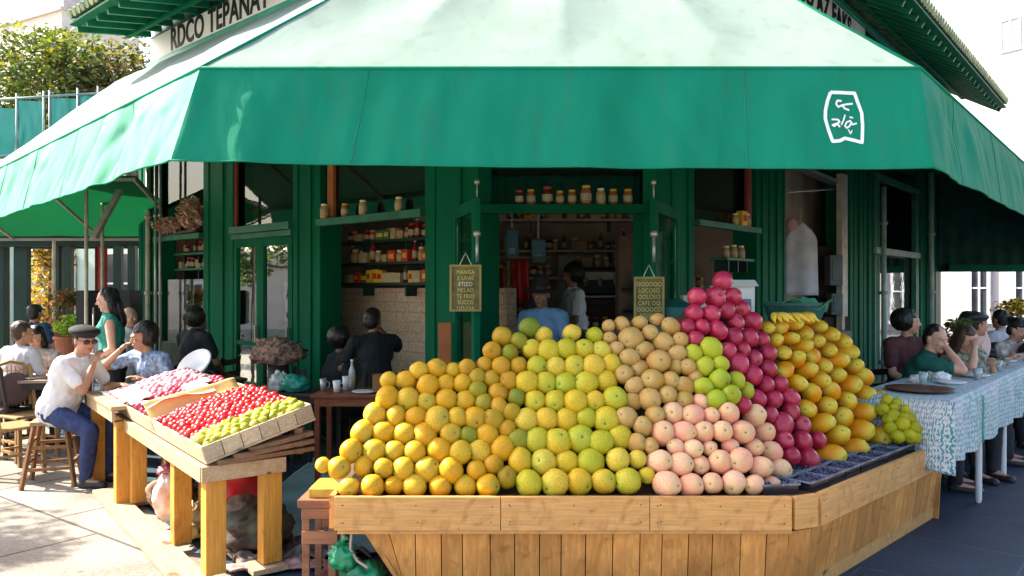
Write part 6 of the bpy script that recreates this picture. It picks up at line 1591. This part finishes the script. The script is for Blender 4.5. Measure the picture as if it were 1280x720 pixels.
# right doorway: hanging white coat, rail, grey box
p = at(1000,322,10.4)
t = thing('white_coat','long white coat with pinkish hood hanging in the right doorway','coat',tuple(p))
mb = MB()
mb.grid(lambda u,v: p+V(((.14+.07*min(1,v*4)+.02*v)*math.cos(u*2*math.pi), (.06+.03*v)*math.sin(u*2*math.pi)+.012*math.sin(u*30), .46-.95*v-.10*abs(math.cos(u*2*math.pi))*(1-min(1,v*5)))), 48, 16)
mb.build('cloth', cl('coat_cloth',(.60,.58,.62)), t, smooth=True, thick=.006)
mb = MB(); mb.ell(p+V((-.12,-.03,.42)),(.08,.06,.09)); mb.build('hood', cl('pink_cloth',(.55,.30,.28)), t, smooth=True)
mb = MB(); mb.tube([p+V((0,0,.44)),p+V((0,0,.62)),p+V((.03,0,.66)),p+V((.05,0,.62))],.006,6); mb.build('hanger', steel, t)
mb = MB(); mb.tube([at(984,240,9.9),at(1052,236,11.6)],.014,6); tag(mb.build('curtain_rail', steel), 'thin rail across the top of the right doorway', 'rail')
mb = MB(); mb.beam(at(984,203,9.7),at(1052,232,11.6),.16,.05); tag(mb.build('rolled_shutter', M('grey_shutter',(.20,.21,.20),.5), bevel=.01), 'rolled grey shutter blind slanting over the right doorway', 'shutter')
for px,py,w_,h_,lab in ((1042,338,.18,.42,'grey storage box high in the right doorway'),(1043,380,.16,.30,'pale framed box under the grey one in the right doorway')):
    p = at(px,py,11.2); mb = MB(); mb.box((0,0,0),(w_,.2,h_)); mb.box((0,-.105,0),(w_*.7,.012,h_*.7)); tag(mb.build('storage_box', M('grey_plastic',(.12,.15,.16),.5), loc=tuple(p), local=True, bevel=.01), lab, 'box')
p = at(1042,360,11.35); mb = MB(); mb.bb(p.x-.18,p.x+.18,p.y-.1,p.y+.2,.14,p.z-.40); mb.bb(p.x-.18,p.x+.18,p.y+.15,p.y+.2,p.z-.40,p.z+.6); tag(mb.build('narrow_cabinet', dse, bevel=.005), 'narrow dark cabinet at the back of the right doorway', 'cabinet')
# wall picture behind upper glass, hanging items
for i,(px,py,d) in enumerate([(632,240,8.6),(656,243,8.8),(684,238,8.4)]):
    p = at(px,py,d); t = thing('hanging_lamp', f'small unlit shop lamp on a wire, {ORD[i+1]} from left above the doorway','lamp',tuple(p),0,'unlit hanging shop lamps')
    mb = MB(); mb.tube([p+V((0,0,.05)),(p.x,p.y,3.72)],.004,5); mb.build('wire', black, t); mb = MB(); mb.lathe([(.02,.06),(.03,.03),(.06,-.02),(.055,-.02),(.0,.02)],p,14); mb.build('shade', M('lamp_shade_grey',(.35,.34,.33),.4), t, smooth=True)
p = at(775,245,7.35); t = thing('bread_paddle','pale wooden board with a hooked handle leaning on the central transom','board',tuple(p))
mb = MB(); mb.bb(-.16,.02,-.012,.012,-.12,.08); mb.beam((-.02,0,.06),(.08,0,.22),.05,.02); mb.ell((.09,0,.24),(.04,.015,.035)); 
o = mb.build('blade', wood('board_pale',(.50,.44,.36),(.40,.34,.26),'x'), t, local=True, bevel=0)

# more stock: third shelves and a ham-like row of hanging goods
a,b = sL(529), sL(402)+.5
shelf('highest shelf of mixed jars in the bay above the stone wall','L',a-.1,b,-.72,2.24); fill('L',a-.1,b,-.68,2.24,['jard','jam','botr','kraft','grn'],.115,'the highest jar shelf','jars on the highest shelf over the stone wall',41)
shelf('low pale shelf of bottles right behind the shopkeeper','C',-.9,.95,-3.1,1.84,.3,M('pale_shelf',(.45,.40,.34),.6)); fill('C',-.2,.95,-3.05,1.84,['bot','jard','jam','yel','red'],.115,'the low pale shelf','goods on the low pale shelf',42)
fill('C',1.05,1.9,-2.2,1.232,['jam','kraft','yel','jard'],.14,'the dark serving counter','goods on the dark serving counter',43)
fill('C',1.1,1.85,-2.9,1.955,['kraft','jary','red'],.16,'the espresso machine top','goods on the espresso machine',44)
hm = [M('string_bag_red',(.36,.05,.03),.8,.5,30), M('string_bag_tan',(.42,.28,.14),.8,.5,30), M('string_bag_gold',(.50,.34,.06),.8,.5,30)]
for i in range(9):
    x = -.28+.19*i; p = V((x, 7.9+.15*math.sin(i*2.1), 2.68+.05*math.sin(i*3)))
    t = thing('hanging_net', f'small net of dried goods, {ORD[i+1]} from left hanging above the doorway', 'net', tuple(p), 0, 'nets of dried goods above the doorway')
    mb = MB(); mb.ell(p,(.05,.05,.085+.02*(i%3)),12,8); mb.build('net', hm[i%3], t, smooth=True)
    mb = MB(); mb.tube([p+V((0,0,.07)),(p.x,p.y,3.73)],.004,5); mb.build('string', card, t)
